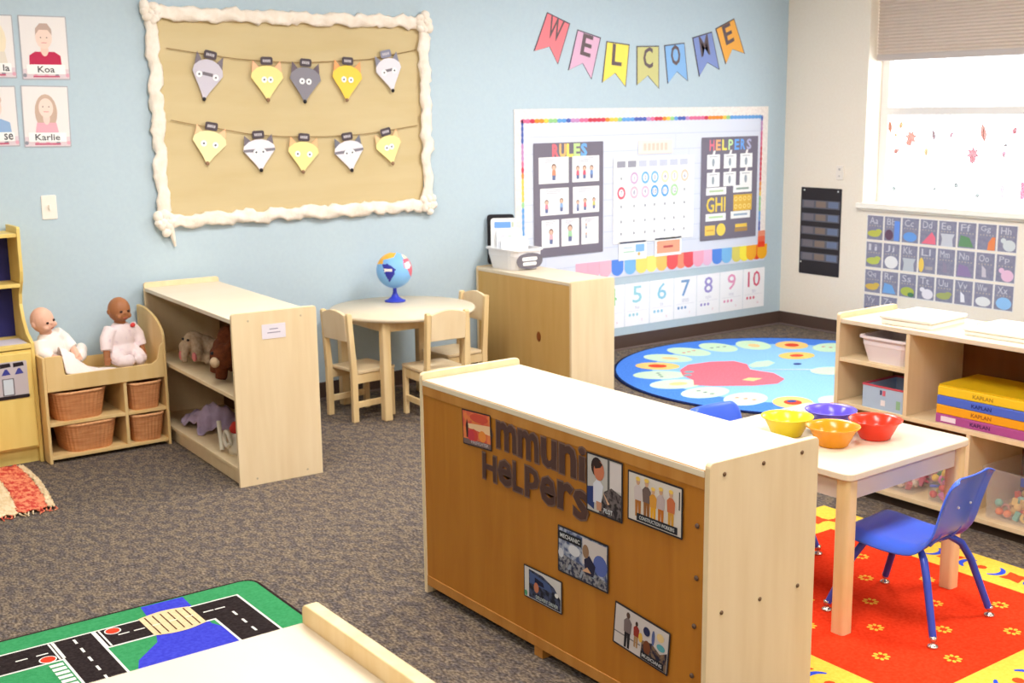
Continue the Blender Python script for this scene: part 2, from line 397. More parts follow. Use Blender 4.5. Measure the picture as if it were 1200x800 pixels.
# ------------------------------------------------------------------ tan bulletin board
TAN = noisy('kraft_paper', (212, 193, 150), (205, 184, 138), (1, 1, 6), 1.6, .8, lo=.3, hi=.7, bump=.15, bscale=4)
bt = thing('bulletin_board', 'large tan paper bulletin board framed with crumpled cream paper', 'bulletin board', (3.02, YB, 1.07))
MB().box(-.775, .775, -.006, 0, 0, 1.03, TAN).build('backing_paper', bt)
CRUM = noisy('crumpled_paper', (250, 240, 228), (242, 228, 212), (1, 1, 1), 20, .85, bump=.6, bscale=60)
rnd = random.Random(3)
def crumple(p0, p1, nseg, r):
    pts = []; rs = []
    for i in range(nseg + 1):
        u = i / nseg
        q = Vector(p0).lerp(Vector(p1), u) + Vector((rnd.uniform(-.008, .008), rnd.uniform(-.003, .003), rnd.uniform(-.008, .008)))
        pts.append(q); rs.append(r * rnd.uniform(.8, 1.15))
    m = MB(); n_ = 14; base = []
    prevx = None
    V_ = []
    for i, q in enumerate(pts):
        t_ = (Vector(p1) - Vector(p0)).normalized(); y_ = Vector((0, 1, 0)); x_ = t_.cross(y_)
        for j in range(n_):
            th = 2 * PI * j / n_
            rr = rs[i] * (1 + .22 * math.sin(3 * th + i * .9))
            V_.append(q + x_ * rr * math.cos(th) + y_ * rr * .45 * math.sin(th))
    F_ = []
    for i in range(nseg):
        for j in range(n_): F_.append((i * n_ + j, i * n_ + (j + 1) % n_, (i + 1) * n_ + (j + 1) % n_, (i + 1) * n_ + j))
    F_.append(tuple(range(n_))); F_.append(tuple(range(nseg * n_, nseg * n_ + n_)))
    m.add(V_, F_, CRUM, True); return m
zt, zb, xl, xr = 1.035, .0, -.80, .795
for p0, p1, k in (((xl, -.022, zt), (xr, -.022, zt), 56), ((xl, -.022, zb), (xr, -.022, zb), 56), ((xl, -.022, zb), (xl, -.022, zt), 36), ((xr, -.022, zb), (xr, -.022, zt), 36)):
    crumple(p0, p1, k, .034).build('paper_border', bt, label='twisted cream paper border strip')
for cx, cz in ((xl, zt), (xr, zt), (xl, zb), (xr, zb)):
    m = MB()
    for k in range(9):
        a = 2 * PI * k / 8; rr = .035 if k else 0
        if (cx, cz) == (xl, zb) and k == 6: rr = .055
        m.ball((cx + rr * math.cos(a) + rnd.uniform(-.01, .01), -.028, cz + rr * math.sin(a) + rnd.uniform(-.01, .01)), (rnd.uniform(.02, .032), .02, rnd.uniform(.02, .036)), CRUM, 8, 6, rot=Matrix.Rotation(rnd.uniform(0, 3), 3, 'Y'))
    if (cx, cz) == (xl, zb): m.tube([(cx + .03, -.02, cz - .03), (cx + .05, -.02, cz - .13)], [.02, .006], CRUM, 6)
    m.build('corner_bunch', bt, label='bunched cream paper corner')

def string(pts, label):
    MB().tube([(x, YB - .018, z) for x, z in pts], .0022, P(150, 118, 74), 5).build('string', label=label, cat='string')
string([(2.29, 1.938), (2.444, 1.917), (2.661, 1.89), (2.85, 1.878), (3.05, 1.875), (3.22, 1.884), (3.45, 1.898), (3.60, 1.925), (3.76, 1.955)], 'thin string holding the upper row of paper faces')
string([(2.29, 1.582), (2.407, 1.557), (2.578, 1.528), (2.71, 1.503), (2.907, 1.485), (3.164, 1.479), (3.406, 1.488), (3.56, 1.505), (3.76, 1.53)], 'thin string holding the lower row of paper faces')

def animal(tx, tz, bx, bz, col, ear, band, blab, eyes=.035, nose='black', tagc=(84, 74, 80), wid=1.0):
    f0 = Fr((bx, YB - .022, bz), (1, 0, 0), (0, 0, 1)); ang = math.atan2(tz - bz, tx - bx) - PI / 2
    L = math.hypot(tx - bx, tz - bz)
    t = thing('paper_animal', blab, 'paper animal face', (bx, YB - .022, bz), 0, 'paper animal faces on the tan board')
    f = Fr((0, 0, 0), (1, 0, 0), (0, 0, 1)).rot(ang)
    H = L * .82; W = .092 * wid
    cm = P(*col)
    pts = [(0, -.004), (W * .28, H * .2), (W, H * .66), (W * .94, H * .80), (W * .62, H * .93), (W * .2, H * 1.0), (-W * .2, H * 1.0), (-W * .62, H * .93), (-W * .94, H * .80), (-W, H * .66), (-W * .28, H * .2)]
    MB().prism(f, pts, 0, .002, cm).build('head', t)
    for s_ in (-1, 1):
        MB().prism(f, [(s_ * W * .38, H * .90), (s_ * W * .92, H * .80), (s_ * W * .86, H * 1.14)][::s_], -.0022, -.0004, P(*ear)).build('ear', t, label='pointed ear')
    if band == 'bar': MB().prism(f, [(-W * .34, H * .60), (W * .34, H * .60), (W * .34, H * .68), (-W * .34, H * .68)], .002, .0028, P(124, 116, 124)).build('nose_bridge', t, label='dark grey bar between the eyes')
    if band == 'mask':
        for s_ in (-1, 1): MB().prism(f, [(s_ * W * .98, H * .62), (s_ * W * .98, H * .70), (s_ * W * .25, H * .70), (s_ * W * .25, H * .60)][::-s_], .002, .0028, P(132, 128, 138)).build('mask_stripe', t, label='grey mask stripe')
    for s_ in (-1, 1):
        e = MB(); cx, cy = s_ * eyes, H * .60
        e.prism(f, [(cx + .0165 * math.cos(q), cy + .0165 * math.sin(q)) for q in [2 * PI * i / 14 for i in range(14)]], .003, .004, WHITE)
        e.prism(f, [(cx + .0055 * math.cos(q), cy + .0055 * math.sin(q)) for q in [2 * PI * i / 10 for i in range(10)]], .004, .0046, P(90, 90, 104))
        e.build('eye', t, label='white round eye with dark pupil')
    MB().ball(f.p(0, .004, .003), (.011, .006, .011), BLACK if nose == 'black' else P(150, 116, 90), 10, 8).build('nose', t, label='dark round nose')
    g = MB(); g.prism(f, rrect(-.034, .034, H * 1.02, H * 1.02 + .042, .01, 3), .0008, .0024, P(*tagc))
    for j in range(5): g.rect(f, -.022 + j * .009, -.016 + j * .009, H * 1.02 + .014, H * 1.02 + .028, P(206, 200, 206), .0028)
    g.build('name_tag', t, label='dark name tag with pale lettering')
animal(2.523, 1.927, 2.47, 1.681, (206, 200, 212), (128, 118, 126), 'bar', 'pale grey paper animal face leaning left, first in the upper row', .045, wid=.9)
animal(2.83, 1.897, 2.827, 1.675, (250, 228, 150), (250, 190, 150), '', 'soft yellow paper animal face with close-set eyes, second in the upper row', .018, 'brown')
animal(3.059, 1.891, 3.043, 1.665, (140, 136, 146), (112, 100, 108), '', 'dark grey paper animal face, the only dark one, upper row', .02)
animal(3.315, 1.904, 3.30, 1.672, (250, 210, 84), (250, 168, 110), '', 'deep yellow paper animal face, fourth in the upper row', .022, 'brown')
animal(3.555, 1.945, 3.598, 1.723, (228, 224, 232), (140, 140, 156), 'bar', 'white paper animal face leaning right, last in the upper row', .034, tagc=(140, 140, 160), wid=.9)
animal(2.505, 1.56, 2.468, 1.354, (250, 236, 180), (250, 200, 156), '', 'pale yellow paper animal face with wide-set eyes, first in the lower row', .032, 'brown')
animal(2.76, 1.511, 2.768, 1.307, (236, 230, 238), (124, 116, 124), 'mask', 'white paper animal face with grey mask, second in the lower row', .02)
animal(3.029, 1.491, 3.014, 1.289, (250, 232, 156), (250, 190, 140), '', 'yellow paper animal face, middle of the lower row', .036, 'brown')
animal(3.292, 1.49, 3.316, 1.286, (230, 226, 234), (120, 120, 132), 'mask', 'white paper animal face with grey mask, fourth in the lower row', .018)
animal(3.539, 1.509, 3.583, 1.315, (250, 234, 160), (250, 200, 150), '', 'pale yellow paper animal face leaning right, last in the lower row', .016, 'brown', wid=.9)

# ------------------------------------------------------------------ WELCOME pennants
PEN = [('W', (244, 130, 138), [(4.727, 2.2), (4.909, 2.137), (4.81, 1.886), (4.619, 1.963)], 'red pennant lettered W'),
 ('E', (222, 178, 204), [(4.967, 2.103), (5.161, 2.058), (5.083, 1.796), (4.89, 1.85)], 'lilac-pink pennant lettered E, second from the left'),
 ('L', (250, 226, 100), [(5.208, 2.037), (5.405, 2.02), (5.374, 1.748), (5.169, 1.775)], 'yellow pennant lettered L'),
 ('C', (206, 202, 138), [(5.466, 2.011), (5.665, 2.017), (5.67, 1.737), (5.468, 1.759)], 'olive-green pennant lettered C'),
 ('O', (138, 184, 232), [(5.711, 2.021), (5.899, 2.042), (5.937, 1.788), (5.747, 1.769)], 'sky-blue pennant lettered O'),
 ('M', (132, 150, 206), [(5.97, 2.077), (6.156, 2.121), (6.238, 1.867), (6.041, 1.817)], 'periwinkle-blue pennant lettered M'),
 ('E', (246, 178, 84), [(6.189, 2.142), (6.37, 2.216), (6.487, 1.978), (6.296, 1.902)], 'orange pennant lettered E at the right end')]
for ch, col, q, lab in PEN:
    cx = sum(p[0] for p in q) / 4; cz = sum(p[1] for p in q) / 4
    t = thing('pennant', lab + ', on the blue wall', 'pennant', (cx, YB - .001, cz), 0, 'WELCOME pennants')
    f = Fr((0, 0, 0), (1, 0, 0), (0, 0, 1))
    l_ = [(x - cx, z - cz) for x, z in q]; TL, TR, BR, BL = l_
    nx = (BR[0] + BL[0]) / 2 * .72 + (TL[0] + TR[0]) / 2 * .28; nz = (BR[1] + BL[1]) / 2 * .72 + (TL[1] + TR[1]) / 2 * .28
    outer = [BL, (nx, nz), BR, TR, TL]
    MB().prism(f, outer, 0, .002, P(90, 84, 96)).build('backing', t, label='dark edging')
    mx_, mz_ = sum(p[0] for p in outer) / 5, sum(p[1] for p in outer) / 5
    MB().prism(f, [(mx_ + (x - mx_) * .93, mz_ + (z - mz_) * .95) for x, z in outer], .002, .003, P(*col)).build('flag', t)
    ang = math.atan2(TR[1] - TL[1], TR[0] - TL[0])
    tx_, tz_ = (TL[0] + TR[0]) / 2 * .60 + nx * .40, (TL[1] + TR[1]) / 2 * .60 + nz * .40
    MB().text(f.at(tx_, tz_).rot(ang), ch, .1, P(108, 94, 98), .0034, off=(.008 if ch in 'MW' else .02), h=.135, w=.085 if ch != 'W' else .11, thick=.001).build('letter', t, label='dark letter')

# ------------------------------------------------------------------ learning board (rules, calendar, helpers)
bd = thing('bulletin_board', 'wide white learning board with rainbow trim holding rules and calendar', 'bulletin board', (5.6, YB, .5))
f = Fr((-5.6, 0, -.5), (1, 0, 0), (0, 0, 1))
SHIP = M('shiplap_paper', (220, 225, 240), .7)
m = MB(); m.fbox(f, 4.462, 6.741, .50, 1.612, 0, .004, SHIP)
for i in range(9): m.rect(f, 4.54, 6.66, .60 + i * .105, .604 + i * .105, P(198, 206, 226), .0046)
for i in range(16):
    zz = .60 + (i % 8) * .105; xx = 4.7 + ((i * 7) % 16) * .125; m.rect(f, xx, xx + .004, zz, zz + .105, P(208, 214, 232), .0046)
m.build('backing_paper', bd, label='pale whitewashed plank-print backing')
m = MB(); DOT = noisy('dotted_border', (246, 238, 232), (232, 222, 218), (1, 1, 1), 90, .7)
for a0, a1, b0, b1 in ((4.462, 6.741, 1.55, 1.614), (4.462, 4.525, .50, 1.55), (6.678, 6.741, .69, 1.55)): m.fbox(f, a0, a1, b0, b1, .0045, .0065, DOT)
m.build('dotted_border', bd, label='cream dotted border strip')
RB = [(232, 120, 160), (214, 70, 90), (240, 150, 60), (248, 214, 90), (160, 214, 150), (110, 170, 230), (90, 110, 190), (206, 150, 200)]
m = MB(); k = 0
x_ = 4.53
while x_ < 6.67:
    m.prism(f, [(x_ + .022 * math.cos(q), 1.541 + .014 * math.sin(q)) for q in [2 * PI * i / 8 for i in range(8)]], .0066, .0076, P(*RB[k % 8])); x_ += .036
    k += 1 if rnd.random() < .4 else 0
for xc in (4.523, 6.676):
    z_ = 1.53
    while z_ > .70:
        m.prism(f, [(xc + .010 * math.cos(q), z_ + .022 * math.sin(q)) for q in [2 * PI * i / 8 for i in range(8)]], .0066, .0076, P(*RB[k % 8])); z_ -= .036
        k += 1 if rnd.random() < .35 else 0
m.build('rainbow_trim', bd, label='thin rainbow scalloped trim')
SC = [(5.00, (250, 180, 200)), (5.10, (244, 180, 200)), (5.20, (244, 186, 204)), (5.308, (92, 142, 232)), (5.422, (130, 190, 240)), (5.523, (244, 226, 120)), (5.617, (250, 236, 130)), (5.712, (250, 200, 110)), (5.809, (240, 96, 100)), (5.895, (250, 150, 120)), (5.97, (232, 90, 100)), (6.06, (248, 172, 196)), (6.15, (238, 190, 220)), (6.25, (92, 142, 230)), (6.345, (130, 190, 238)), (6.45, (226, 214, 110)), (6.53, (252, 236, 80)), (6.60, (246, 176, 50)), (6.66, (240, 80, 40)), (6.715, (246, 176, 40))]
m = MB()
for i, (x_, c_) in enumerate(SC):
    m.prism(f, [(x_ - .052, .62), (x_ - .052, .55)] + [(x_ + .052 * math.cos(q), .555 + .045 * math.sin(q)) for q in [PI + PI * j / 8 for j in range(9)]][1:-1] + [(x_ + .052, .55), (x_ + .052, .62)], .0045 + (i % 3) * .0009, .0054 + (i % 3) * .0009, P(*c_))
for j in range(3): m.prism(f, rrect(6.665, 6.74, .60 + j * .04, .64 + j * .04, .005, 2), .0072, .008, P(238, 70 + j * 40, 40 + 40 * j))
m.build('scalloped_trim', bd, label='row of multicoloured scallops along the bottom edge')

# rules poster
def cell(m, f, a, b, w_, h_, c=.002): m.rect(f, a, a + w_, b, b + h_, P(244, 244, 250), c)
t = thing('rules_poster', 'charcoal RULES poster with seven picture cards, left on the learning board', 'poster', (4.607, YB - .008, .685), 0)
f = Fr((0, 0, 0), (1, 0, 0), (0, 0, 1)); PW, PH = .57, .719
MB().prism(f, rrect(0, PW, 0, PH, .003, 1), 0, .0012, P(122, 116, 130)).build('sheet', t, label='charcoal sheet')  # charcoal lightened, with window haze and glare painted into the colour
for i, (ch, c_) in enumerate(zip('RULES', ((238, 120, 130), (246, 190, 120), (248, 226, 110), (196, 222, 150), (120, 176, 240)))):
    MB().text(f.at(.175 + i * .058, PH - .05), ch, .07, P(*c_), .0016, off=.045, h=.085, w=.055).build('letter', t, label='coloured letter ' + ch)
def kid(m, f, a, b, s_, shirt, hair=(110, 84, 80), c=.0026):
    m.disc(f, a, b + s_ * .62, s_ * .22, s_ * .24, P(*hair), c, 12); m.disc(f, a, b + s_ * .58, s_ * .17, s_ * .18, P(236, 190, 166), c + .0003, 12)
    m.flat(f, [(a - s_ * .2, b), (a + s_ * .2, b), (a + s_ * .15, b + s_ * .4), (a - s_ * .15, b + s_ * .4)], P(*shirt), c)
    m.flat(f, [(a - s_ * .15, b - s_ * .35), (a + s_ * .15, b - s_ * .35), (a + s_ * .17, b), (a - s_ * .17, b)], P(110, 120, 160), c)
cells = [(.04, .465, .24, .165), (.31, .465, .225, .165), (.05, .265, .23, .17), (.315, .265, .22, .17), (.06, .06, .14, .175), (.22, .06, .145, .175), (.385, .06, .145, .175)]
kids = [[(.12, .05, .085, (226, 150, 120))], [(.045, .045, .07, (226, 110, 130)), (.10, .045, .07, (220, 100, 120)), (.16, .045, .07, (130, 160, 210))], [(.05, .04, .07, (220, 140, 160)), (.17, .045, .07, (150, 180, 220))], [(.04, .035, .06, (150, 160, 190)), (.10, .04, .065, (226, 120, 130)), (.175, .045, .06, (214, 210, 120))], [(.075, .05, .08, (226, 180, 190))], [(.07, .06, .09, (170, 214, 170))], [(.04, .11, .03, (150, 150, 170)), (.04, .05, .03, (150, 150, 170))]]
for (a, b_, w_, h_), ks in zip(cells, kids):
    m = MB(); m.fbox(f, a, a + w_, b_, b_ + h_, .0013, .002, WHITE)
    ff = f.at(a, b_)
    for q in range(3): m.rect(ff, w_ * .2, w_ * .8 - q * .02, h_ - .014 - q * .010, h_ - .010 - q * .010, P(176, 176, 190), .0023)
    for kk in ks: kid(m, ff, *kk)
    m.build('picture_card', t, label='white card with a small drawing')

# calendar
cal = thing('calendar', 'white month calendar with coloured number rings, centre of the learning board', 'calendar', (5.265, YB - .008, .725))
m = MB(); m.prism(f, rrect(0, .735, 0, .565, .003, 1), 0, .0012, M('calendar_white', (252, 252, 252), .6))
for i in range(7): m.rect(f, .03 + i * .095, .105 + i * .095, .502, .545, P(158, 158, 172) if i < 2 else P(204, 208, 224), .0016)
rows = [.43, .335, .245, .145, .064]; cols = [.069, .183, .282, .368, .463, .55, .647]
for r_ in range(5):
    for c_ in range(7):
        if (r_ == 0 and c_ > 0) or (r_ == 1 and c_ < 6): continue
        m.disc(f, cols[c_], rows[r_], .009, .011, P(170, 172, 180), .0016, 8)
m.build('sheet', cal, label='white gridless month sheet')
RC = [[None, (206, 176, 206), (120, 184, 232), (130, 190, 236), (226, 236, 190), (252, 238, 190), (244, 206, 186)], [(232, 100, 120), (244, 190, 206), (232, 190, 214), (96, 168, 226), (96, 168, 226), (176, 220, 170), None]]
for r_ in range(2):
    for c_ in range(7):
        if RC[r_][c_]:
            g = MB(); q = f.at(cols[c_], rows[r_]); col = P(*RC[r_][c_])
            g.ring(q, 0, 0, .022, .036, col, .0022, 18, 1.15); g.disc(q, 0, 0, .023, .026, P(250, 246, 250), .0019, 14); g.text(q, str(c_ + r_ * 7), .04, P(150, 150, 176), .0024, off=.01, h=.03)
            g.build('date_ring', cal, label='coloured date ring')
m = MB(); m.fbox(f, 0, .31, 0, .09, 0, .0012, P(252, 232, 222)); [m.rect(f, .045 + q * .038, .070 + q * .038, .022, .070, P(248, 206, 190), .0016) for q in range(6)]
o = m.build('heading_card', label='faint peach heading card above the calendar', cat='card'); o.location = (5.485, YB - .008, 1.31)
m = MB(); m.fbox(f, 0, .25, 0, .125, 0, .0012, WHITE); m.rect(f, .01, .24, .112, .122, P(90, 96, 120), .0016); m.rect(f, .15, .23, .05, .10, P(140, 190, 240), .0016)
m.rect(f, .04, .14, .05, .06, P(190, 220, 200), .0016); m.disc(f, .18, .035, .012, .012, P(220, 190, 120), .0016); m.rect(f, .04, .12, .08, .085, P(160, 200, 220), .0016)
o = m.build('small_card', label='white card with pale blue print under the calendar, left of the two', cat='card'); o.location = (5.315, YB - .008, .61)
m = MB(); m.fbox(f, 0, .25, 0, .125, 0, .0012, WHITE); m.rect(f, .0, .09, .116, .126, P(80, 80, 96), .0016); m.rect(f, .20, .25, .116, .126, P(80, 80, 96), .0016); m.rect(f, .02, .235, .02, .105, P(244, 170, 140), .0016); m.rect(f, .08, .17, .055, .070, P(200, 90, 90), .0020)
o = m.build('small_card', label='white card with orange-pink block under the calendar, right of the two', cat='card'); o.location = (5.64, YB - .008, .612)

# helpers poster
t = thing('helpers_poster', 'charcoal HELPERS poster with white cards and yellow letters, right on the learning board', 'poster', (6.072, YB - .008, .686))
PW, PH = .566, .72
MB().prism(f, rrect(0, PW, 0, PH, .003, 1), 0, .0012, P(122, 116, 132)).build('sheet', t, label='charcoal sheet')  # same lightened charcoal, haze and glare included in the colour
for i, (ch, c_) in enumerate(zip('HELPERS', ((236, 120, 140), (244, 180, 130), (250, 232, 110), (200, 230, 170), (110, 170, 245), (110, 170, 245), (180, 180, 214)))):
    MB().text(f.at(.10 + i * .062, PH - .055), ch, .06, P(*c_), .0016, off=.03, h=.075, w=.048).build('letter', t, label='coloured letter ' + ch)
for i in range(6):
    c_ = i % 3; r_ = i // 3; m = MB(); a = .055 + c_ * .165; b_ = .50 - r_ * .125
    m.fbox(f, a, a + .125, b_, b_ + .10, .0013, .002, WHITE); m.disc(f, a + .06, b_ + .045, .014, .03, P(160, 170, 180), .0024, 8); m.rect(f, a + .02, a + .10, b_ + .082, b_ + .088, P(186, 186, 196), .0024)
    m.prism(f, [(a + .05, b_ + .10), (a + .075, b_ + .10), (a + .08, b_ + .13), (a + .06, b_ + .125)], .0021, .0027, P(240, 236, 236))
    m.build('job_card', t, label='white job card')
for a, b_, w_, cc in ((.05, .318, .20, (190, 210, 170)), (.32, .325, .19, (150, 170, 160)), (.05, .135, .20, (190, 220, 170)), (.30, .14, .20, (160, 180, 200))):
    m = MB(); m.fbox(f, a, a + w_, b_, b_ + .052, .0013, .002, WHITE); m.rect(f, a + .03, a + w_ - .03, b_ + .02, b_ + .034, P(*cc), .0024); m.build('heading_strip', t, label='white heading strip')
MB().text(f.at(.15, .25), 'GHI', .1, P(244, 214, 90), .0018, off=.015, h=.105, w=.19).build('letters', t, label='yellow letters GHI')
m = MB(); m.fbox(f, .325, .515, .195, .31, .0013, .002, P(232, 186, 80))
for i in range(8): m.ring(f, .35 + (i % 4) * .045, .225 + (i // 4) * .055, .010, .017, P(250, 226, 140), .0024, 10)
m.build('number_block', t, label='golden number tile block')
m = MB(); m.fbox(f, .045, .145, .035, .105, .0013, .002, P(244, 206, 100)); m.rect(f, .06, .13, .065, .075, P(220, 170, 80), .0024); m.build('shape_card', t, label='yellow rectangle card')
m = MB(); m.prism(f, [(.205 + .045 * math.cos(q), .07 + .045 * math.sin(q)) for q in [2 * PI * i / 16 for i in range(16)]], .0013, .002, P(250, 220, 100)); m.build('shape_card', t, label='yellow circle card')
MB().fbox(f, .35, .47, .075, .10, .0013, .002, P(244, 206, 90)).fbox(f, .345, .475, .045, .07, .0013, .002, P(176, 140, 90)).build('colour_card', t, label='yellow and brown colour card')

# number cards
NX = [5.15, 5.378, 5.605, 5.835, 6.056, 6.288, 6.528, 6.757]
NC = [('4', (150, 214, 150), 'four'), ('5', (160, 214, 226), 'five'), ('6', (150, 206, 230), 'six'), ('7', (120, 160, 206), 'seven'), ('8', (160, 150, 210), 'eight'), ('9', (232, 160, 196), 'nine'), ('10', (220, 100, 130), 'ten')]
for i, (d, c_, wd) in enumerate(NC):
    w_ = NX[i + 1] - NX[i] - .004; m = MB()
    m.prism(f, rrect(0, w_, 0, .292, .004, 2), 0, .0014, M('number_card_white', (248, 248, 252), .6))
    col = P(*c_); m.text(f.at(w_ / 2, .213), d, .1, col, .0020, off=.006, h=.115, w=(.085 if len(d) == 1 else .13))
    m.text(f.at(w_ / 2, .125), wd, .03, P(206, 206, 222), .0020, h=.028)
    for q in range(5): m.disc(f, w_ * (.2 + .15 * q), .075, .011, .011, col, .0020, 8) if q < 3 else None
    m.rect(f, .02, w_ - .02, .10, .102, P(214, 214, 226), .0020)
    m.text(f.at(w_ * .7, .035), d, .02, P(226, 180, 190), .0020, h=.018)
    o = m.build('number_card', label='white wall card showing the number %s, low on the blue wall' % d, cat='number card', group='number cards under the learning board'); o.location = (NX[i], YB - .0008, .155)

# ------------------------------------------------------------------ pocket chart
t = thing('pocket_chart', 'black hanging pocket chart with five rows of cards on the cream wall', 'pocket chart', (XR - .001, 5.717, .407))
f = Fr((0, .182, 0), (0, -1, 0), (0, 0, 1)); W_, H_ = .364, .628
NYL = M('black_nylon', (50, 46, 50), .7)
MB().prism(f, rrect(0, W_, 0, H_, .004, 1), 0, .003, NYL).build('backing', t)
for i in range(5):
    z_ = .48 - i * .095
    m = MB(); m.fbox(f, .012, W_ - .012, z_, z_ + .058, .0032, .0045, M('clear_vinyl_grey', (104, 104, 114), .25))
    for j, (cc) in enumerate(((118, 112, 120), (132, 116, 106), (110, 122, 150))):
        m.rect(f, .03 + j * .11, .12 + j * .11, z_ + .008, z_ + .052, P(*cc), .0049)
    m.build('pocket', t, label='clear pocket with cards')
for a, b_ in ((.03, H_ - .02), (W_ - .03, H_ - .02), (.018, .085)): MB().ball(f.p(a, b_, .005), .006, P(220, 220, 220), 8, 6).build('pin', t, label='silver pin')

# ------------------------------------------------------------------ alphabet cards
AL = {'A': (196, 196, 90), 'B': (110, 150, 226), 'C': (110, 160, 226), 'D': (236, 120, 140), 'E': (206, 206, 214), 'F': (110, 150, 110), 'G': (236, 140, 90), 'H': (210, 214, 216), 'I': (196, 204, 100), 'J': (236, 234, 234), 'K': (196, 200, 206), 'L': (244, 206, 100), 'M': (150, 140, 160), 'N': (150, 130, 170), 'O': (204, 196, 206), 'P': (232, 190, 214), 'Q': (220, 186, 90), 'R': (120, 170, 226), 'S': (180, 190, 90), 'T': (236, 230, 236), 'U': (170, 176, 110), 'V': (236, 234, 240), 'W': (230, 230, 230), 'X': (150, 196, 240), 'Y': (90, 86, 92), 'Z': (90, 110, 96)}
NAMES = dict(zip('ABCDEFGHIJKLMNOPQRSTUVWXYZ', 'Aa Bb Cc Dd Ee Ff Gg Hh Ii Jj Kk Ll Mm Nn Oo Pp Qq Rr Ss Tt Uu Vv Ww Xx Yy Zz'.split()))
CN = {'A': 'yellow-green', 'B': 'blue', 'C': 'blue', 'D': 'pink', 'E': 'pale grey', 'F': 'green', 'G': 'orange', 'H': 'light grey', 'I': 'lime', 'J': 'white domed', 'K': 'grey', 'L': 'yellow', 'M': 'mauve', 'N': 'purple', 'O': 'pale', 'P': 'pink', 'Q': 'yellow and white', 'R': 'light blue', 'S': 'olive', 'T': 'white and red', 'U': 'khaki', 'V': 'slim white', 'W': 'white', 'X': 'round blue', 'Y': 'dark', 'Z': 'dark green'}
CH = noisy('hazed_chalk_card', (134, 132, 154), (148, 146, 164), (1, 1, 1), 40, .7)  # card grey raised to carry haze and laminate glare in the colour
ystep = (5.303 - 4.178 + .012) / 8; RZ = [(.870, .703), (.688, .512), (.495, .335), (.320, .150)]
ordn = ['first', 'second', 'third', 'fourth', 'fifth', 'sixth', 'seventh', 'eighth']; rown = ['top', 'second', 'third', 'bottom']
for i, ch in enumerate('ABCDEFGHIJKLMNOPQRSTUVWXYZ'):
    r_, c_ = divmod(i, 8); z1, z0 = RZ[r_]; y0 = 5.305 - c_ * ystep; w_ = ystep - .014; h_ = z1 - z0 - .004
    f = Fr((0, 0, 0), (0, -1, 0), (0, 0, 1)); m = MB()
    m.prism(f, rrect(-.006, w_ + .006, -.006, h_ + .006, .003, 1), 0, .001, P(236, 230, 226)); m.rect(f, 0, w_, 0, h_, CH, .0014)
    m.text(f.at(w_ * .42, h_ * .80), NAMES[ch], .05, P(206, 204, 214), .0020, h=.045, w=.07)
    m.text(f.at(w_ * .5, h_ * .58), '- - - - -', .03, P(186, 178, 170), .0020, w=w_ * .75, h=.008)
    col = P(*AL[ch]); k = i % 4
    if ch == 'D': m.flat(f, [(w_ * .1, 0.004), (w_ * .95, .004), (w_ * .92, h_ * .3), (w_ * .7, h_ * .52)], col, .0022)
    elif ch in 'JX': m.disc(f, w_ * .52, h_ * .27, w_ * .42, h_ * .25, col, .0022, 20)
    elif ch == 'L': m.disc(f, w_ * .16, h_ * .30, w_ * .16, h_ * .28, col, .0022); m.rect(f, w_ * .42, w_ * .85, h_ * .14, h_ * .26, P(176, 166, 166), .0022)
    elif ch == 'G': m.flat(f, [(w_ * .55, 0), (w_ * .97, 0), (w_ * .97, h_ * .52), (w_ * .8, h_ * .52), (w_ * .6, h_ * .3)], col, .0022)
    elif ch == 'B': m.rect(f, w_ * .62, w_ * .95, h_ * .03, h_ * .85, col, .0022); m.disc(f, w_ * .3, h_ * .25, w_ * .26, h_ * .22, P(110, 84, 104), .0022)
    elif ch == 'E' or ch == 'K': m.flat(f, [(w_ * .15, 0), (w_ * .85, 0), (w_ * .8, h_ * .3), (w_ * .92, h_ * .5), (w_ * .1, h_ * .5), (w_ * .2, h_ * .3)], col, .0022)
    elif ch in 'VOM': m.flat(f, [(w_ * .35, h_ * .1), (w_ * .6, h_ * .1), (w_ * .55, h_ * .4), (w_ * .32, h_ * .55)], col, .0022)
    elif ch in 'YZ': m.rect(f, w_ * .1, w_ * .9, h_ * .1, h_ * .45, col, .0022)
    elif k == 0: m.disc(f, w_ * .45, h_ * .25, w_ * .42, h_ * .14, col, .0022); m.disc(f, w_ * .75, h_ * .36, w_ * .2, h_ * .09, col, .0024)
    elif k == 1: m.flat(f, [(w_ * .05, h_ * .05), (w_ * .9, h_ * .05), (w_ * .65, h_ * .42), (w_ * .15, h_ * .50)], col, .0022)
    elif k == 2: m.disc(f, w_ * .5, h_ * .24, w_ * .42, h_ * .2, col, .0022); m.disc(f, w_ * .72, h_ * .12, w_ * .2, h_ * .1, P(86, 130, 96), .0024) if ch == 'S' else None
    else: m.disc(f, w_ * .62, h_ * .24, w_ * .34, h_ * .22, col, .0022); m.disc(f, w_ * .3, h_ * .42, w_ * .15, h_ * .1, col, .0024)
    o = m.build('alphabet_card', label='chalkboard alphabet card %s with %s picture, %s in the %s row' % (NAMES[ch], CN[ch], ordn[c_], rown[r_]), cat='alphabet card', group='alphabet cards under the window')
    o.location = (XR - .0006, y0, z0)

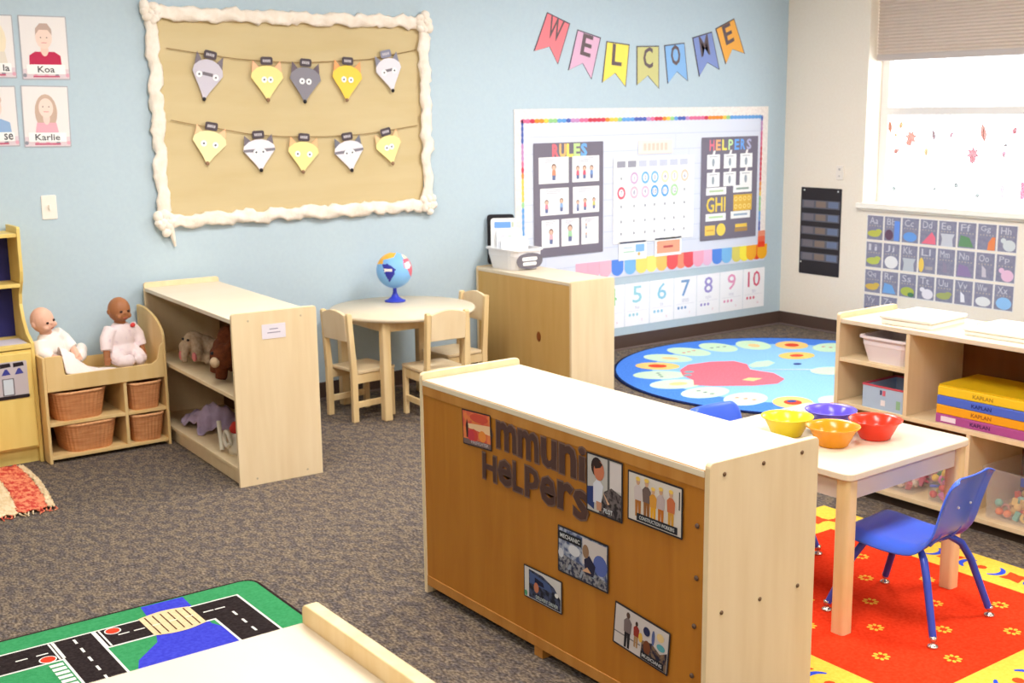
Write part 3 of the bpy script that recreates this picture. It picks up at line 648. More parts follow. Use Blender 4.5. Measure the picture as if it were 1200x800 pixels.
# ================================================================== furniture
def shelf_unit(name, label, cat, loc, rz, L, Dp, H, levels, rise=.02, matb=MAPLE, dividers=(), parts_extra=None, back=None, th=.018, toprail=True):
    """open front faces local -y; local x along the length. levels: (x0, x1, z top of board)"""
    t = thing(name, label, cat, loc, rz)
    f = Fr((0, 0, 0), (0, 1, 0), (0, 0, 1))     # n = +x
    for x0 in (0, L - th):
        r = .014; pr = [(0, 0), (Dp, 0)]
        for cx, st in ((Dp - r, 0), (r, 90)):
            for i in range(5): a = R(st + 90 * i / 4); pr.append((cx + r * math.cos(a), H - r + r * math.sin(a)))
        MB().prism(f, pr, x0, x0 + th, matb).build('side_panel', t, bevel=.002)
    MB().box(th, L - th, .002, Dp, H - rise - .02, H - rise, MAPLE_TOP).build('top_board', t, bevel=.003)
    MB().box(th, L - th, Dp - .010, Dp - .003, .03, H - rise - .02, back or matb).build('back_panel', t)
    for x0, x1, z in levels:
        MB().box(x0, x1, .004, Dp - .010, z - .018, z, matb).build('shelf', t, bevel=.002)
    for x0, z0, z1 in dividers:
        MB().box(x0, x0 + th, .004, Dp - .010, z0, z1, matb).build('divider', t, bevel=.002)
    return t

# --- doll shelf at left
AL_ = -R(92.5); LS = (2.027 + 1.23 * math.sin(R(2.5)), 4.81 + 1.23 * math.cos(R(2.5)))
Mls = Matrix.Translation((LS[0], LS[1], 0)) @ Matrix.Rotation(AL_, 4, 'Z')
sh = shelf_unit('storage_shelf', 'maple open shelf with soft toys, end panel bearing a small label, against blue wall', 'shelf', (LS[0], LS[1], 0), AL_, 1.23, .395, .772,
                [(.018, 1.212, .083), (.018, 1.212, .405)], rise=.026, back=HARD_SHADED)
MB().box(.018, 1.212, .02, .38, 0, .065, MAPLE).build('plinth', sh)
MB().box(1.2302, 1.2312, .135, .245, .648, .712, P(232, 224, 232)).box(1.2312, 1.2314, .16, .22, .672, .676, P(150, 140, 160)).box(1.2312, 1.2314, .17, .21, .688, .692, P(150, 140, 160)).build('paper_label', sh, label='small white paper label')
for y_, z_ in ((.075, .735), (.32, .735), (.08, .03), (.32, .03)): MB().lathe([(.005, 0), (.004, .001)], (0, 0, 0), P(200, 180, 150), 8).build('screw_cap', sh).matrix_local = Matrix.Translation((1.2301, y_, z_)) @ Matrix.Rotation(PI / 2, 4, 'Y')
def ls(x, y, z): return (Mls @ Vector((x, y, z)))[:]

def plush(name, label, cat, loc, rz, balls, tubes, m, parts=()):
    t = thing(name, label, cat, loc, rz)
    b_ = MB()
    for c_, r_ in balls: b_.ball(c_, r_, m, 14, 8)
    for p_, r_ in tubes: b_.tube(p_, r_, m, 10)
    b_.build('body', t, remesh=.009)
    for nm, bb_ in parts: bb_.build(nm, t)
    return t
GREYP = noisy('grey_plush', (176, 150, 122), (196, 172, 146), (1, 1, 1), 60, .95, bump=.5, bscale=160)
e_ = [MB().ball((-.05, -.085, .16), (.012, .012, .012), BLACK, 8, 6), ]
x_, y_, z_ = ls(.47, .14, .405)
pk = P(206, 120, 120)
plush('soft_toy', 'grey-beige drooping-eared soft toy on the middle shelf of the doll shelf', 'soft toy', (x_, y_, z_), AL_ + .2,
      [((0, 0, .10), (.085, .075, .085)), ((-.03, -.05, .155), (.07, .06, .055)), ((.07, .03, .09), (.08, .07, .07))],
      [([(-.06, -.06, .16), (-.11, -.075, .11), (-.115, -.07, .04)], [.03, .034, .026]), ([(.02, -.06, .16), (.06, -.085, .10), (.065, -.085, .045)], [.03, .036, .028]), ([(-.03, -.10, .13), (-.03, -.12, .08), (-.03, -.12, .03)], [.026, .022, .018]), ([(.1, -.02, .08), (.11, -.04, .025)], [.035, .03]), ([(-.07, .0, .08), (-.08, -.03, .025)], [.035, .03])],
      GREYP, [('ear_lining', MB().ball((-.108, -.098, .06), (.018, .01, .03), pk)), ('ear_lining', MB().ball((.07, -.113, .075), (.022, .01, .028), pk)), ('eye', MB().ball((-.06, -.105, .165), .008, BLACK, 8, 6)), ('eye', MB().ball((0, -.108, .165), .008, BLACK, 8, 6))]).scale = (.82, .82, .82)
BRP = noisy('brown_plush', (120, 62, 32), (96, 48, 26), (1, 1, 1), 50, .95, bump=.5, bscale=160)
x_, y_, z_ = ls(.81, .13, .405)
plush('soft_toy', 'dark brown standing soft toy with pale muzzle beside the grey one', 'soft toy', (x_, y_, z_), AL_ - .1,
      [((0, 0, .13), (.13, .065, .07)), ((.13, -.05, .13), (.06, .06, .06)), ((.02, .0, .19), (.06, .05, .06))],
      [([(-.08, -.03, .12), (-.085, -.04, .01)], [.035, .028]), ([(.07, -.04, .12), (.07, -.055, .01)], [.035, .028]), ([(-.08, .04, .12), (-.085, .045, .01)], [.035, .028]), ([(.07, .04, .12), (.075, .045, .01)], [.035, .028]), ([(.17, -.04, .17), (.19, -.03, .21)], [.02, .014])],
      BRP, [('muzzle', MB().ball((.155, -.10, .11), (.03, .022, .024), P(206, 176, 140))), ('eye', MB().ball((.14, -.106, .15), .008, BLACK, 8, 6))])
x_, y_, z_ = ls(.42, .16, .083)
b_ = MB()
nn = 26; VV = []
rr_ = random.Random(5)
for i in range(nn):
    for j in range(16):
        u_ = i / (nn - 1) - .5; v_ = j / 15 - .5
        hgt = max(0, .13 * math.exp(-((u_ - .12) * 4) ** 2) + .05 * math.exp(-((u_ + .3) * 6) ** 2)) * (1 - (abs(v_) * 1.9) ** 2 * .8) + .012 * math.sin(u_ * 30 + v_ * 9) + .008 * math.sin(v_ * 26 + u_ * 5)
        VV.append((u_ * .42, v_ * .26 + .02 * math.sin(u_ * 9), max(.004, hgt + .012)))
b_.add(VV, [(i * 16 + j, (i + 1) * 16 + j, (i + 1) * 16 + j + 1, i * 16 + j + 1) for i in range(nn - 1) for j in range(15)], noisy('lilac_cloth', (196, 178, 208), (180, 160, 190), (1, 1, 1), 12, .9), True)
o = b_.build('doll_blanket', solid=.006, label='crumpled lilac doll blanket on the bottom shelf of the doll shelf', cat='blanket'); o.location = (x_, y_, z_ + .001); o.rotation_euler = (0, 0, AL_); o.scale = (.8, .8, .8)
x_, y_, z_ = ls(.97, .10, .083)
t = thing('toy', 'white looped-handle toy with a red top at the near end of the bottom shelf', 'toy', (x_, y_, z_), AL_)
TW = P(222, 214, 196, .35)
MB().lathe([(.0, 0), (.045, 0), (.05, .03), (.04, .09), (.03, .10)], (.0, .0, 0), TW, 20).build('body', t)
MB().tube([(0, -.02 + .0 * q, .0) for q in (0,)] + [(0.0 + .035 * math.cos(a), -.055, .075 + .035 * math.sin(a)) for a in [2 * PI * i / 14 for i in range(14)]][1:], .009, TW, 8).build('handle', t)
MB().tube([(-.11, -.05, .135), (-.055, -.06, .012)], .011, TW, 8).build('spout', t)
MB().lathe([(.034, .10), (.04, .12), (.025, .145), (0, .15)], (0, 0, 0), P(190, 50, 40), 16).build('lid', t, label='red top')

# --- community helpers shelf
cs = shelf_unit('storage_shelf', 'large maple shelf in the foreground, brown back covered with COMMUNITY HELPERS letters', 'shelf', (2.452, 2.0, 0), PI / 2, 1.335, .402, .767,
                [(.018, 1.317, .083), (.018, 1.317, .405)], rise=.022, back=HARD)
MB().box(.018, 1.317, .395, .4015, .695, .745, HARD2).build('top_trim', cs, bevel=.002, label='brown trim strip under the top')
MB().box(.018, 1.317, .395, .4015, .03, .065, HARD2).build('bottom_trim', cs, bevel=.002, label='brown trim strip along the bottom')
MB().box(.68, .72, .36, .398, 0, .05, HARD2).build('foot', cs); MB().box(.03, 1.30, .05, .36, .03, .066, P(50, 40, 34)).build('plinth', cs)  # plinth coloured dark for the shadow in the gap under the shelf
SCR = M('screw_dark', (110, 84, 60), .4)
for x_, z_ in ((.04, .598), (.04, .461), (.045, .331), (.05, .195)): MB().ball((x_, .4025, z_), (.007, .004, .007), P(96, 74, 60), 10, 6).build('screw_cap', cs)
for y_, z_ in ((.05, .732), (.19, .734), (.335, .736), (.05, .37), (.19, .37), (.335, .37), (.05, .06), (.19, .06)): MB().ball((-.001, .402 - y_ + .0, z_), (.003, .006, .006), SCR, 10, 6).build('screw_cap', cs)

FC = lambda y, z, c=.0: Fr((2.0495 - c, y, z), (0, -1, 0), (0, 0, 1))
LT = M('cut_letter', (82, 56, 50), .7)
LTE = M('cut_letter_edge', (122, 92, 78), .7)
LET = [('o', 2.962, .642, .075, .085), ('m', 2.844, .652, .084, .100), ('m', 2.735, .650, .084, .097), ('u', 2.637, .648, .084, .070), ('n', 2.551, .648, .087, .074), ('i', 2.488, .652, .094, .026),
       ('H', 2.935, .536, .080, .070), ('e', 2.854, .538, .080, .070), ('L', 2.789, .540, .088, .044), ('p', 2.718, .540, .092, .066), ('e', 2.643, .536, .084, .070), ('r', 2.562, .540, .080, .068), ('s', 2.494, .532, .084, .062)]
LD = {0: 'letter o of the upper word, mostly under the fiery card', 1: 'letter m of the upper word, first of the pair', 2: 'letter m of the upper word, before the u', 3: 'letter u of the upper word', 4: 'letter n of the upper word', 5: 'letter i ending the visible upper word', 6: 'capital letter H starting HELPERS', 7: 'letter e right after the capital H', 8: 'letter L in HELPERS', 9: 'letter p in HELPERS', 10: 'letter e after the p in HELPERS', 11: 'letter r in HELPERS', 12: 'letter s ending HELPERS, tucked against the pilot card'}
for i, (ch, y_, z_, h_, w_) in enumerate(LET):
    f = Fr((0, 0, 0), (0, -1, 0), (0, 0, 1)); m = MB()
    m.text(f, ch, .1, LTE, 0, off=.034, h=h_ + .010, w=w_ + .010, thick=.0008)
    m.text(f, ch, .1, LT, .0008, off=.026, h=h_, w=w_, thick=.0006)
    o = m.build('cutout_letter', label='dark brown cut-out ' + LD[i], cat='cut-out letter', group='cut-out letters on the brown shelf back'); o.location = (2.0497, y_, z_)

def PN(c1, c2, sc_=60): return noisy('print_%d_%d_%d_%d' % (c1[0], c1[2], c2[0], sc_), c1, c2, (1, 1, 1), sc_, .5, lo=.42, hi=.58, detail=6)
def pic(name, y0, z0, w_, h_, label, draw, tilt=0):
    t = thing('picture_card', label, 'picture card', (2.0480, y0, z0), 0, 'community helper pictures'); t.rotation_euler = (R(tilt), 0, 0)
    f = Fr((0, 0, 0), (0, -1, 0), (0, 0, 1))
    MB().prism(f, rrect(0, w_, 0, h_, .003, 2), 0, .0008, P(52, 44, 46)).build('card', t, label='dark laminated border')
    m = MB(); draw(m, f, w_, h_); m.build('picture', t)
    return t, f
def lab(m, f, x0, x1, y0, y1, s, ang=0, off=.01):
    m.rect(f, x0, x1, y0, y1, P(38, 38, 46), .0024)
    m.text(f.at((x0 + x1) / 2, (y0 + y1) / 2), s, .03, P(214, 214, 216), .0028, off=off, w=(x1 - x0) * .86, h=(y1 - y0) * .5)
def person(m, f, a, b, s, top, low, skin=(206, 160, 130), hat=None, c=.0018):
    m.flat(f, [(a - s * .10, b), (a - s * .02, b), (a, b + s * .38), (a + s * .02, b), (a + s * .10, b), (a + s * .11, b + s * .5), (a - s * .11, b + s * .5)], P(*low), c)
    m.flat(f, [(a - s * .13, b + s * .42), (a + s * .13, b + s * .42), (a + s * .15, b + s * .72), (a + s * .05, b + s * .82), (a - s * .05, b + s * .82), (a - s * .15, b + s * .72)], P(*top), c + .0002)
    m.disc(f, a, b + s * .9, s * .07, s * .09, P(*skin), c + .0004, 10)
    if hat: m.disc(f, a, b + s * .97, s * .085, s * .055, P(*hat), c + .0006, 10)
def d_fire(m, f, w_, h_):
    m.rect(f, .004, w_ - .004, .020, h_ - .004, PN((232, 128, 70), (214, 84, 70), 30), .001); m.flat(f, [(.03, h_ * .5), (w_ - .004, h_ * .42), (w_ - .004, h_ * .68), (.03, h_ * .62)], P(240, 196, 150), .0013)
    m.disc(f, w_ * .7, h_ * .34, .02, .018, P(236, 140, 60), .0014); m.disc(f, w_ * .4, h_ * .32, .022, .02, P(206, 70, 60), .0014); m.disc(f, w_ * .6, h_ * .82, .05, .014, P(210, 80, 60), .0014); m.disc(f, w_ * .3, h_ * .3, .02, .018, P(200, 60, 70), .0015)
    m.flat(f, [(.022, h_ * .22), (.030, h_ * .22), (.034, h_ * .55), (.028, h_ * .75), (.020, h_ * .55)], P(70, 44, 40), .0016)
    m.rect(f, .004, w_ - .004, .004, .020, P(120, 96, 92), .0012); m.text(f.at(w_ * .6, .013), 'FIREFIGHTER', .02, P(214, 200, 206), .002, w=w_ * .6, h=.010)
def d_pilot(m, f, w_, h_):
    m.rect(f, .005, w_ - .005, .005, h_ - .005, P(190, 184, 180), .001); m.rect(f, w_ * .66, w_ - .005, h_ * .5, h_ - .008, P(214, 204, 204), .0012); m.rect(f, w_ * .59, w_ * .65, h_ * .4, h_ - .005, P(96, 92, 92), .0013)
    m.flat(f, [(w_ * .35, .005), (w_ - .005, .005), (w_ - .005, h_ * .45), (w_ * .7, h_ * .52), (w_ * .5, h_ * .42)], PN((44, 36, 40), (112, 100, 100), 70), .0014)
    m.flat(f, [(.005, .02), (w_ * .22, .01), (w_ * .24, h_ * .46), (.005, h_ * .42)], P(44, 56, 110), .0016)
    m.flat(f, [(w_ * .2, h_ * .18), (w_ * .42, h_ * .2), (w_ * .48, h_ * .5), (w_ * .34, h_ * .62), (w_ * .2, h_ * .5)], P(214, 214, 226), .0018)
    m.flat(f, [(w_ * .3, .012), (w_ * .42, .012), (w_ * .44, h_ * .22), (w_ * .28, h_ * .22)], P(196, 140, 110), .0019)
    m.flat(f, [(w_ * .42, h_ * .48), (w_ * .46, h_ * .42), (w_ * .66, h_ * .24), (w_ * .60, h_ * .22)], P(214, 170, 140), .0019)
    m.disc(f, w_ * .36, h_ * .74, .022, .028, P(196, 116, 84), .0021, 14); m.disc(f, w_ * .30, h_ * .79, .024, .028, P(52, 36, 34), .0020, 14); m.flat(f, [(w_ * .2, h_ * .84), (w_ * .34, h_ * .92), (w_ * .46, h_ * .86), (w_ * .4, h_ * .8), (w_ * .26, h_ * .76)], P(52, 36, 34), .0023)
    m.text(f.at(w_ * .62, h_ * .11), 'PILOT', .02, P(220, 226, 230), .0026, w=.036, h=.013, off=.01)
def d_con(m, f, w_, h_):
    m.rect(f, .005, w_ - .005, .005, h_ - .005, P(214, 204, 196), .001)
    for i, (a, s_) in enumerate(((.2, .9), (.36, .92), (.48, .78), (.62, .84), (.80, .86))): person(m, f, w_ * a, .018, h_ * s_ * .86, ((206, 190, 190), (110, 90, 86), (216, 150, 60), (190, 170, 170), (200, 110, 70))[i], ((176, 110, 50), (150, 96, 50), (226, 160, 40), (190, 110, 40), (206, 150, 60))[i], hat=(236, 196, 90), c=.0014 + i * .0001)
    m.rect(f, w_ * .935, w_ * .955, h_ * .55, h_ * .9, P(70, 64, 60), .0016)
    lab(m, f, w_ * .18, w_ * .92, .008, .028, 'CONSTRUCTION WORKERS', off=.012)
def d_mec(m, f, w_, h_):
    m.rect(f, .005, w_ - .005, .005, h_ - .005, PN((74, 84, 124), (176, 180, 196), 50), .001); m.rect(f, w_ * .5, w_ - .006, h_ * .4, h_ - .008, P(206, 194, 192), .0012); m.disc(f, w_ * .85, h_ * .5, .03, .03, P(90, 104, 170), .0014)
    m.disc(f, w_ * .34, h_ * .58, .026, .016, P(214, 212, 218), .0014); m.disc(f, w_ * .07, h_ * .42, .012, .014, P(206, 204, 210), .0015)
    m.flat(f, [(.005, .005), (w_ - .005, .005), (w_ - .005, h_ * .22), (w_ * .5, h_ * .34), (.005, h_ * .42)], PN((44, 46, 72), (150, 146, 150), 80), .0013)
    for q in range(7): m.flat(f, [(w_ * (.08 + .12 * q), h_ * (.08 + .05 * (q % 3))), (w_ * (.12 + .12 * q), h_ * (.07 + .05 * (q % 3))), (w_ * (.17 + .12 * q), h_ * (.2 + .04 * (q % 2))), (w_ * (.13 + .12 * q), h_ * (.22 + .04 * (q % 2)))], P(150, 156, 170) if q % 2 else P(120, 118, 120), .0016)
    m.flat(f, [(w_ * .56, h_ * .2), (w_ * .72, h_ * .2), (w_ * .76, h_ * .44), (w_ * .64, h_ * .62), (w_ * .54, h_ * .5)], P(44, 40, 64), .0018)
    m.disc(f, w_ * .57, h_ * .68, .014, .02, P(150, 116, 90), .0020); m.flat(f, [(w_ * .5, h_ * .24), (w_ * .68, h_ * .26), (w_ * .6, h_ * .36)], P(214, 166, 130), .0020)
    lab(m, f, .006, w_ * .49, h_ * .72, h_ * .9, 'MECHANIC', off=.02)
def d_del(m, f, w_, h_):
    m.rect(f, .004, w_ - .004, .004, h_ - .004, P(206, 200, 198), .001)
    m.flat(f, [(w_ * .14, .006), (w_ - .006, .006), (w_ - .006, h_ * .42), (w_ * .8, h_ * .70), (w_ * .5, h_ * .88), (w_ * .14, h_ * .92)], PN((30, 30, 44), (70, 76, 104), 60), .0013)
    m.flat(f, [(w_ * .16, h_ * .5), (w_ * .75, h_ * .52), (w_ * .7, h_ * .72), (w_ * .17, h_ * .86)], P(74, 90, 136), .0015); m.flat(f, [(w_ * .3, h_ * .55), (w_ * .55, h_ * .55), (w_ * .52, h_ * .68), (w_ * .3, h_ * .74)], P(30, 30, 56), .0017)
    m.disc(f, w_ * .34, h_ * .44, .012, .016, P(196, 120, 90), .0019); m.disc(f, w_ * .87, h_ * .5, .009, .007, P(230, 226, 220), .0019); m.disc(f, w_ * .06, h_ * .14, .007, .009, P(80, 150, 110), .0019)
    m.text(f.at(w_ * .62, h_ * .16), 'DELIVERY DRIVER', .02, P(206, 214, 210), .0022, w=w_ * .58, h=.011, off=.01)
def d_mus(m, f, w_, h_):
    m.rect(f, .005, w_ - .005, .005, h_ - .005, P(206, 196, 194), .001); m.rect(f, .005, w_ * .5, .30 * h_, .33 * h_, P(120, 116, 120), .0012)
    person(m, f, w_ * .26, h_ * .06, h_ * .86, (120, 104, 104), (36, 32, 38), (90, 66, 56), c=.0014); person(m, f, w_ * .42, h_ * .2, h_ * .62, (150, 50, 40), (170, 130, 90), (60, 44, 40), c=.0015)
    m.flat(f, [(w_ * .52, .006), (w_ - .006, .006), (w_ - .006, h_ * .5), (w_ * .85, h_ * .38), (w_ * .7, h_ * .52), (w_ * .52, h_ * .46)], PN((36, 36, 56), (130, 104, 84), 70), .0016)
    m.disc(f, w_ * .6, h_ * .72, .013, .013, P(40, 44, 80), .0018); m.disc(f, w_ * .72, h_ * .66, .006, .022, P(90, 100, 150), .0018); m.disc(f, w_ * .84, h_ * .76, .014, .012, P(226, 196, 140), .0018); m.disc(f, w_ * .86, h_ * .54, .016, .010, P(90, 160, 170), .0018); m.disc(f, w_ * .62, h_ * .36, .014, .02, P(120, 66, 40), .0018); m.disc(f, w_ * .5, h_ * .5, .008, .014, P(226, 180, 80), .0018)
    lab(m, f, w_ * .52, w_ * .93, h_ * .06, h_ * .22, 'MUSICIANS', off=.01)
pic('', 3.074, .583, .156, .113, 'orange fiery firefighter picture card at the top left of the brown shelf back', d_fire, -3)
pic('', 2.466, .527, .150, .168, 'upright picture card of a pilot seated in a cockpit', d_pilot)
pic('', 2.296, .547, .207, .137, 'picture card of five construction workers in yellow helmets', d_con)
pic('', 2.595, .309, .222, .140, 'blue-toned picture card of a mechanic leaning over an engine', d_mec)
pic('', 2.760, .177, .183, .102, 'small picture card of a delivery driver beside a dark vehicle', d_del)
pic('', 2.354, .178, .218, .124, 'lowest picture card, two standing figures beside dark equipment', d_mus, 5)

# --- brown-backed cabinet by the learning board
bc = shelf_unit('storage_shelf', 'small maple shelf with golden-brown back turned out, white tub on top', 'shelf', (4.465, 5.13, 0), PI / 2, .925, .315, .678,
                [(.018, .907, .083), (.018, .907, .37)], rise=.006, back=HARDC)
MB().ball((.30, .3145, .33), (.02, .0015, .03), P(140, 76, 30), 10, 6).build('scuff_mark', bc, label='small brown scuff')
CLW = M('white_plastic', (240, 238, 240), .35, .4)
def loft(m, loops, mat, smooth=True, cap0=True, cap1=False):
    n_ = len(loops[0]); vs = [v for lp in loops for v in lp]; fs = []
    for i in range(len(loops) - 1):
        for j in range(n_): fs.append((i * n_ + j, i * n_ + (j + 1) % n_, (i + 1) * n_ + (j + 1) % n_, (i + 1) * n_ + j))
    m.add(vs, fs, mat, smooth)
    if cap0: m.add(loops[0], [tuple(range(n_ - 1, -1, -1))], mat)
    if cap1: m.add(loops[-1], [tuple(range(n_))], mat)
    return m
def rl(w_, d_, r_, z_, n=4): return [(x, y, z_) for x, y in rrect(-w_ / 2, w_ / 2, -d_ / 2, d_ / 2, r_, n)]
def tub(w_, d_, h_, r_, taper, mat, lip=.008, ribs=True):
    m = MB(); L_ = []
    wb, db = w_ - taper, d_ - taper
    L_.append(rl(wb, db, r_, 0)); L_.append(rl(w_ - .01, d_ - .01, r_, h_ * .62)) 
    L_.append(rl(w_ - .006, d_ - .006, r_, h_ * .66)); L_.append(rl(w_ - .004, d_ - .004, r_, h_ - .012))
    L_.append(rl(w_ + lip * 2, d_ + lip * 2, r_, h_ - .010)); L_.append(rl(w_ + lip * 2, d_ + lip * 2, r_, h_)); L_.append(rl(w_ - .008, d_ - .008, r_, h_))
    L_.append(rl(wb - .008, db - .008, r_, .004))
    loft(m, L_, mat, False, True, True); return m
tb = thing('storage_tub', 'white plastic tub with black fancy label, on the brown-backed shelf', 'tub', (4.305, 5.868, .6725))
tub(.235, .305, .125, .06, .04, CLW).build('tub_body', tb)
f = Fr((0, -.1525, .055), (1, 0, 0), (0, 0, 1))
m = MB(); pts = []
for i in range(28):
    a = 2 * PI * i / 28; rr = 1 + .10 * math.cos(4 * a); pts.append((.088 * rr * max(-1, min(1, 1.25 * math.cos(a))), .044 * rr * max(-1, min(1, 1.3 * math.sin(a)))))
m.prism(f, pts, 0, .002, P(110, 106, 116)); m.prism(f, rrect(-.055, .055, .002, .024, .008, 3), .002, .0028, WHITE); m.prism(f, rrect(-.05, .05, -.026, -.006, .008, 3), .002, .0028, WHITE)
m.text(f.at(0, .013), 'STUDENT', .02, P(130, 126, 136), .0032, w=.085, h=.011); m.text(f.at(0, -.016), 'BINDERS', .02, P(130, 126, 136), .0032, w=.07, h=.010)
m.build('label_plate', tb, label='dark scalloped label plate')
# contents: binder and folders standing inside
def sheet(name, cat, label, x, y, z, w_, h_, th_, m0, rx, rz, deco=None):
    t = thing(name, label, cat, (x, y, z)); t.rotation_euler = (rx, 0, rz)
    MB().prism(Fr((0, 0, 0), (1, 0, 0), (0, 0, 1)), rrect(-w_ / 2, w_ / 2, 0, h_, .018, 3), -th_, 0, m0).build('cover', t)
    if deco: deco(t)
    return t
sheet('binder', 'binder', 'black rounded binder standing at the back of the white tub', 4.295, 5.99, .682, .165, .305, .012, BLACK, -.05, -.55)
def dec(t):
    f = Fr((0, -.0003, 0), (1, 0, 0), (0, 0, 1)); m = MB(); m.prism(f, rrect(-.055, .045, .225, .262, .004, 2), 0.0, .0006, P(120, 170, 235)); m.rect(f, .05, .062, .23, .26, P(206, 214, 190), .0009); m.rect(f, -.04, .03, .205, .213, P(240, 230, 190), .0009)
    m.build('printed_band', t, label='blue printed heading band')
sheet('folder', 'folder', 'white folder with blue heading in front of the black binder', 4.29, 5.955, .682, .155, .285, .006, WHITE, -.05, -.55, dec)
def dec2(t):
    f = Fr((0, -.0003, 0), (1, 0, 0), (0, 0, 1)); m = MB()
    for i, cc in enumerate(((236, 210, 220), (200, 230, 200), (206, 222, 240))): m.disc(f, -.04 + i * .04, .17, .016, .014, P(*cc), .0006)
    m.build('printed_dots', t, label='pale printed pictures')
sheet('folder', 'folder', 'pale printed folder slumped forward in the white tub', 4.30, 5.90, .682, .16, .225, .006, P(236, 240, 248), -.18, -.5, dec2)
sheet('folder', 'folder', 'plain white folder at the front of the white tub', 4.31, 5.86, .682, .165, .18, .006, WHITE, -.22, -.45)

# --- wooden round table, chairs, globe
TX, TY = 3.385, 5.660
rt = thing('round_table', 'round pine table with globe on it, by the blue wall', 'table', (TX, TY, 0))
MB().lathe([(.0, .533), (.392, .533), (.399, .537), (.401, .546), (.397, .555), (0, .555)], (0, 0, 0), MAPLE_TOP, 64).build('table_top', rt)
for sx in (-1, 1):
    for sy in (-1, 1): MB().box(sx * .252 - .024, sx * .252 + .024, sy * .232 - .024, sy * .232 + .024, 0, .533, PINE).build('leg', rt, bevel=.007, seg=3)
m = MB()
m.box(-.23, .23, -.245, -.225, .475, .533, PINE).box(-.23, .23, .225, .245, .475, .533, PINE).box(-.262, -.242, -.21, .21, .475, .533, PINE).box(.242, .262, -.21, .21, .475, .533, PINE)
m.build('apron', rt, bevel=.002)

def wood_chair(label):
    t = thing('wooden_chair', label, 'chair', (0, 0, 0), 0, 'wooden chairs around the round table')
    for sx in (-1, 1):
        f = Fr((sx * .116 - .0125, 0, 0), (0, 1, 0), (0, 0, 1))
        MB().prism(f, [(-.135, 0), (-.10, 0), (-.10, .27), (-.125, .578), (-.133, .585), (-.15, .585), (-.155, .575), (-.137, .27)], 0, .025, PINE).build('rear_leg', t, bevel=.004)
        MB().box(sx * .116 - .0125, sx * .116 + .0125, .105, .137, 0, .258, PINE).build('front_leg', t, bevel=.004)
        MB().box(sx * .116 - .009, sx * .116 + .009, -.10, .105, .205, .255, PINE).build('side_rail', t, bevel=.002)
        MB().box(sx * .116 - .009, sx * .116 + .009, -.10, .105, .075, .108, PINE).build('stretcher', t, bevel=.003)
    MB().box(-.1035, .1035, .112, .13, .205, .255, PINE).build('front_rail', t, bevel=.002)
    MB().prism(ZUP, rrect(-.13, .13, -.098, .145, .014, 3), .258, .274, MAPLE).build('seat', t, bevel=.003)
    pts = [(-.1035, .435), (.1035, .435)] + [(.1035 - .207 * i / 10, .575 + .022 * math.sin(PI * i / 10)) for i in range(11)]
    f = Fr((0, -.104, 0), (1, 0, 0), (0, -.08, 1)); f.v = Vector((0, -.08, 1)).normalized(); f.n = f.u.cross(f.v)
    MB().prism(f, [(x, z) for x, z in pts], -.0095, .0095, MAPLE).build('backrest', t, bevel=.003)
    return t
c1 = wood_chair('low pine chair left of the round table, back toward the doll shelf')
c2 = dup(c1); c3 = dup(c1)
place(c1, (3.085, 5.625, 0), R(-84))
place(c2, (3.405, 5.372, 0), R(-3), 'low pine chair on the near side of the round table, back to the viewer')
place(c3, (3.735, 5.675, 0), R(92), 'low pine chair on the right of the round table, before the brown shelf back')
c1.rotation_euler[2] = R(-84)

gt = thing('globe', 'toy globe in light blue with coloured continents on a dark blue stand', 'globe', (3.455, 5.855, .555))
BLU = P(52, 66, 190, .35)
MB().lathe([(0, 0), (.058, 0), (.06, .006), (.04, .014), (.022, .028), (.012, .05), (.010, .075), (.014, .082), (0, .082)], (0, 0, 0), BLU, 28).build('stand', gt, label='dark blue stand')
GR, cz = .101, .178
view = Vector((-3.455, -5.855, 1.62 - .73)).normalized(); rt_ = Vector((view.y * -1, view.x, 0)).normalized(); up_ = view.cross(rt_) * -1
rt_ = Vector((5.855, -3.455, 0)).normalized(); up_ = rt_.cross(view * -1).normalized()
if up_.z < 0: up_ = -up_
def npoly(pts): return [((x - 350) / 225, (320 - y) / 225) for x, y in pts]
regs = [(npoly([(140, 240), (160, 160), (250, 95), (380, 105), (350, 160), (220, 190), (210, 245)]), P(246, 184, 70, .35)),
        (npoly([(220, 303), (330, 303), (330, 342), (225, 340)]), P(240, 232, 226, .35)),
        (npoly([(205, 250), (270, 240), (365, 310), (345, 380), (285, 470), (235, 370), (215, 300)]), P(52, 56, 160, .35)),
        (npoly([(475, 240), (530, 210), (560, 270), (530, 310), (490, 300)]), P(250, 226, 236, .35)),
        (npoly([(440, 120), (500, 140), (530, 170), (480, 185), (460, 160)]), P(250, 222, 196, .35)),
        (npoly([(462, 190), (540, 170), (600, 260), (590, 430), (545, 400), (520, 320), (470, 290)]), P(222, 110, 130, .35))]
def inside(p, poly):
    r_ = False; j = len(poly) - 1
    for i in range(len(poly)):
        if (poly[i][1] > p[1]) != (poly[j][1] > p[1]) and p[0] < (poly[j][0] - poly[i][0]) * (p[1] - poly[i][1]) / (poly[j][1] - poly[i][1]) + poly[i][0]: r_ = not r_
        j = i
    return r_
m = MB(); OC = P(130, 186, 240, .35); gn, gk = 96, 64; byc = {}
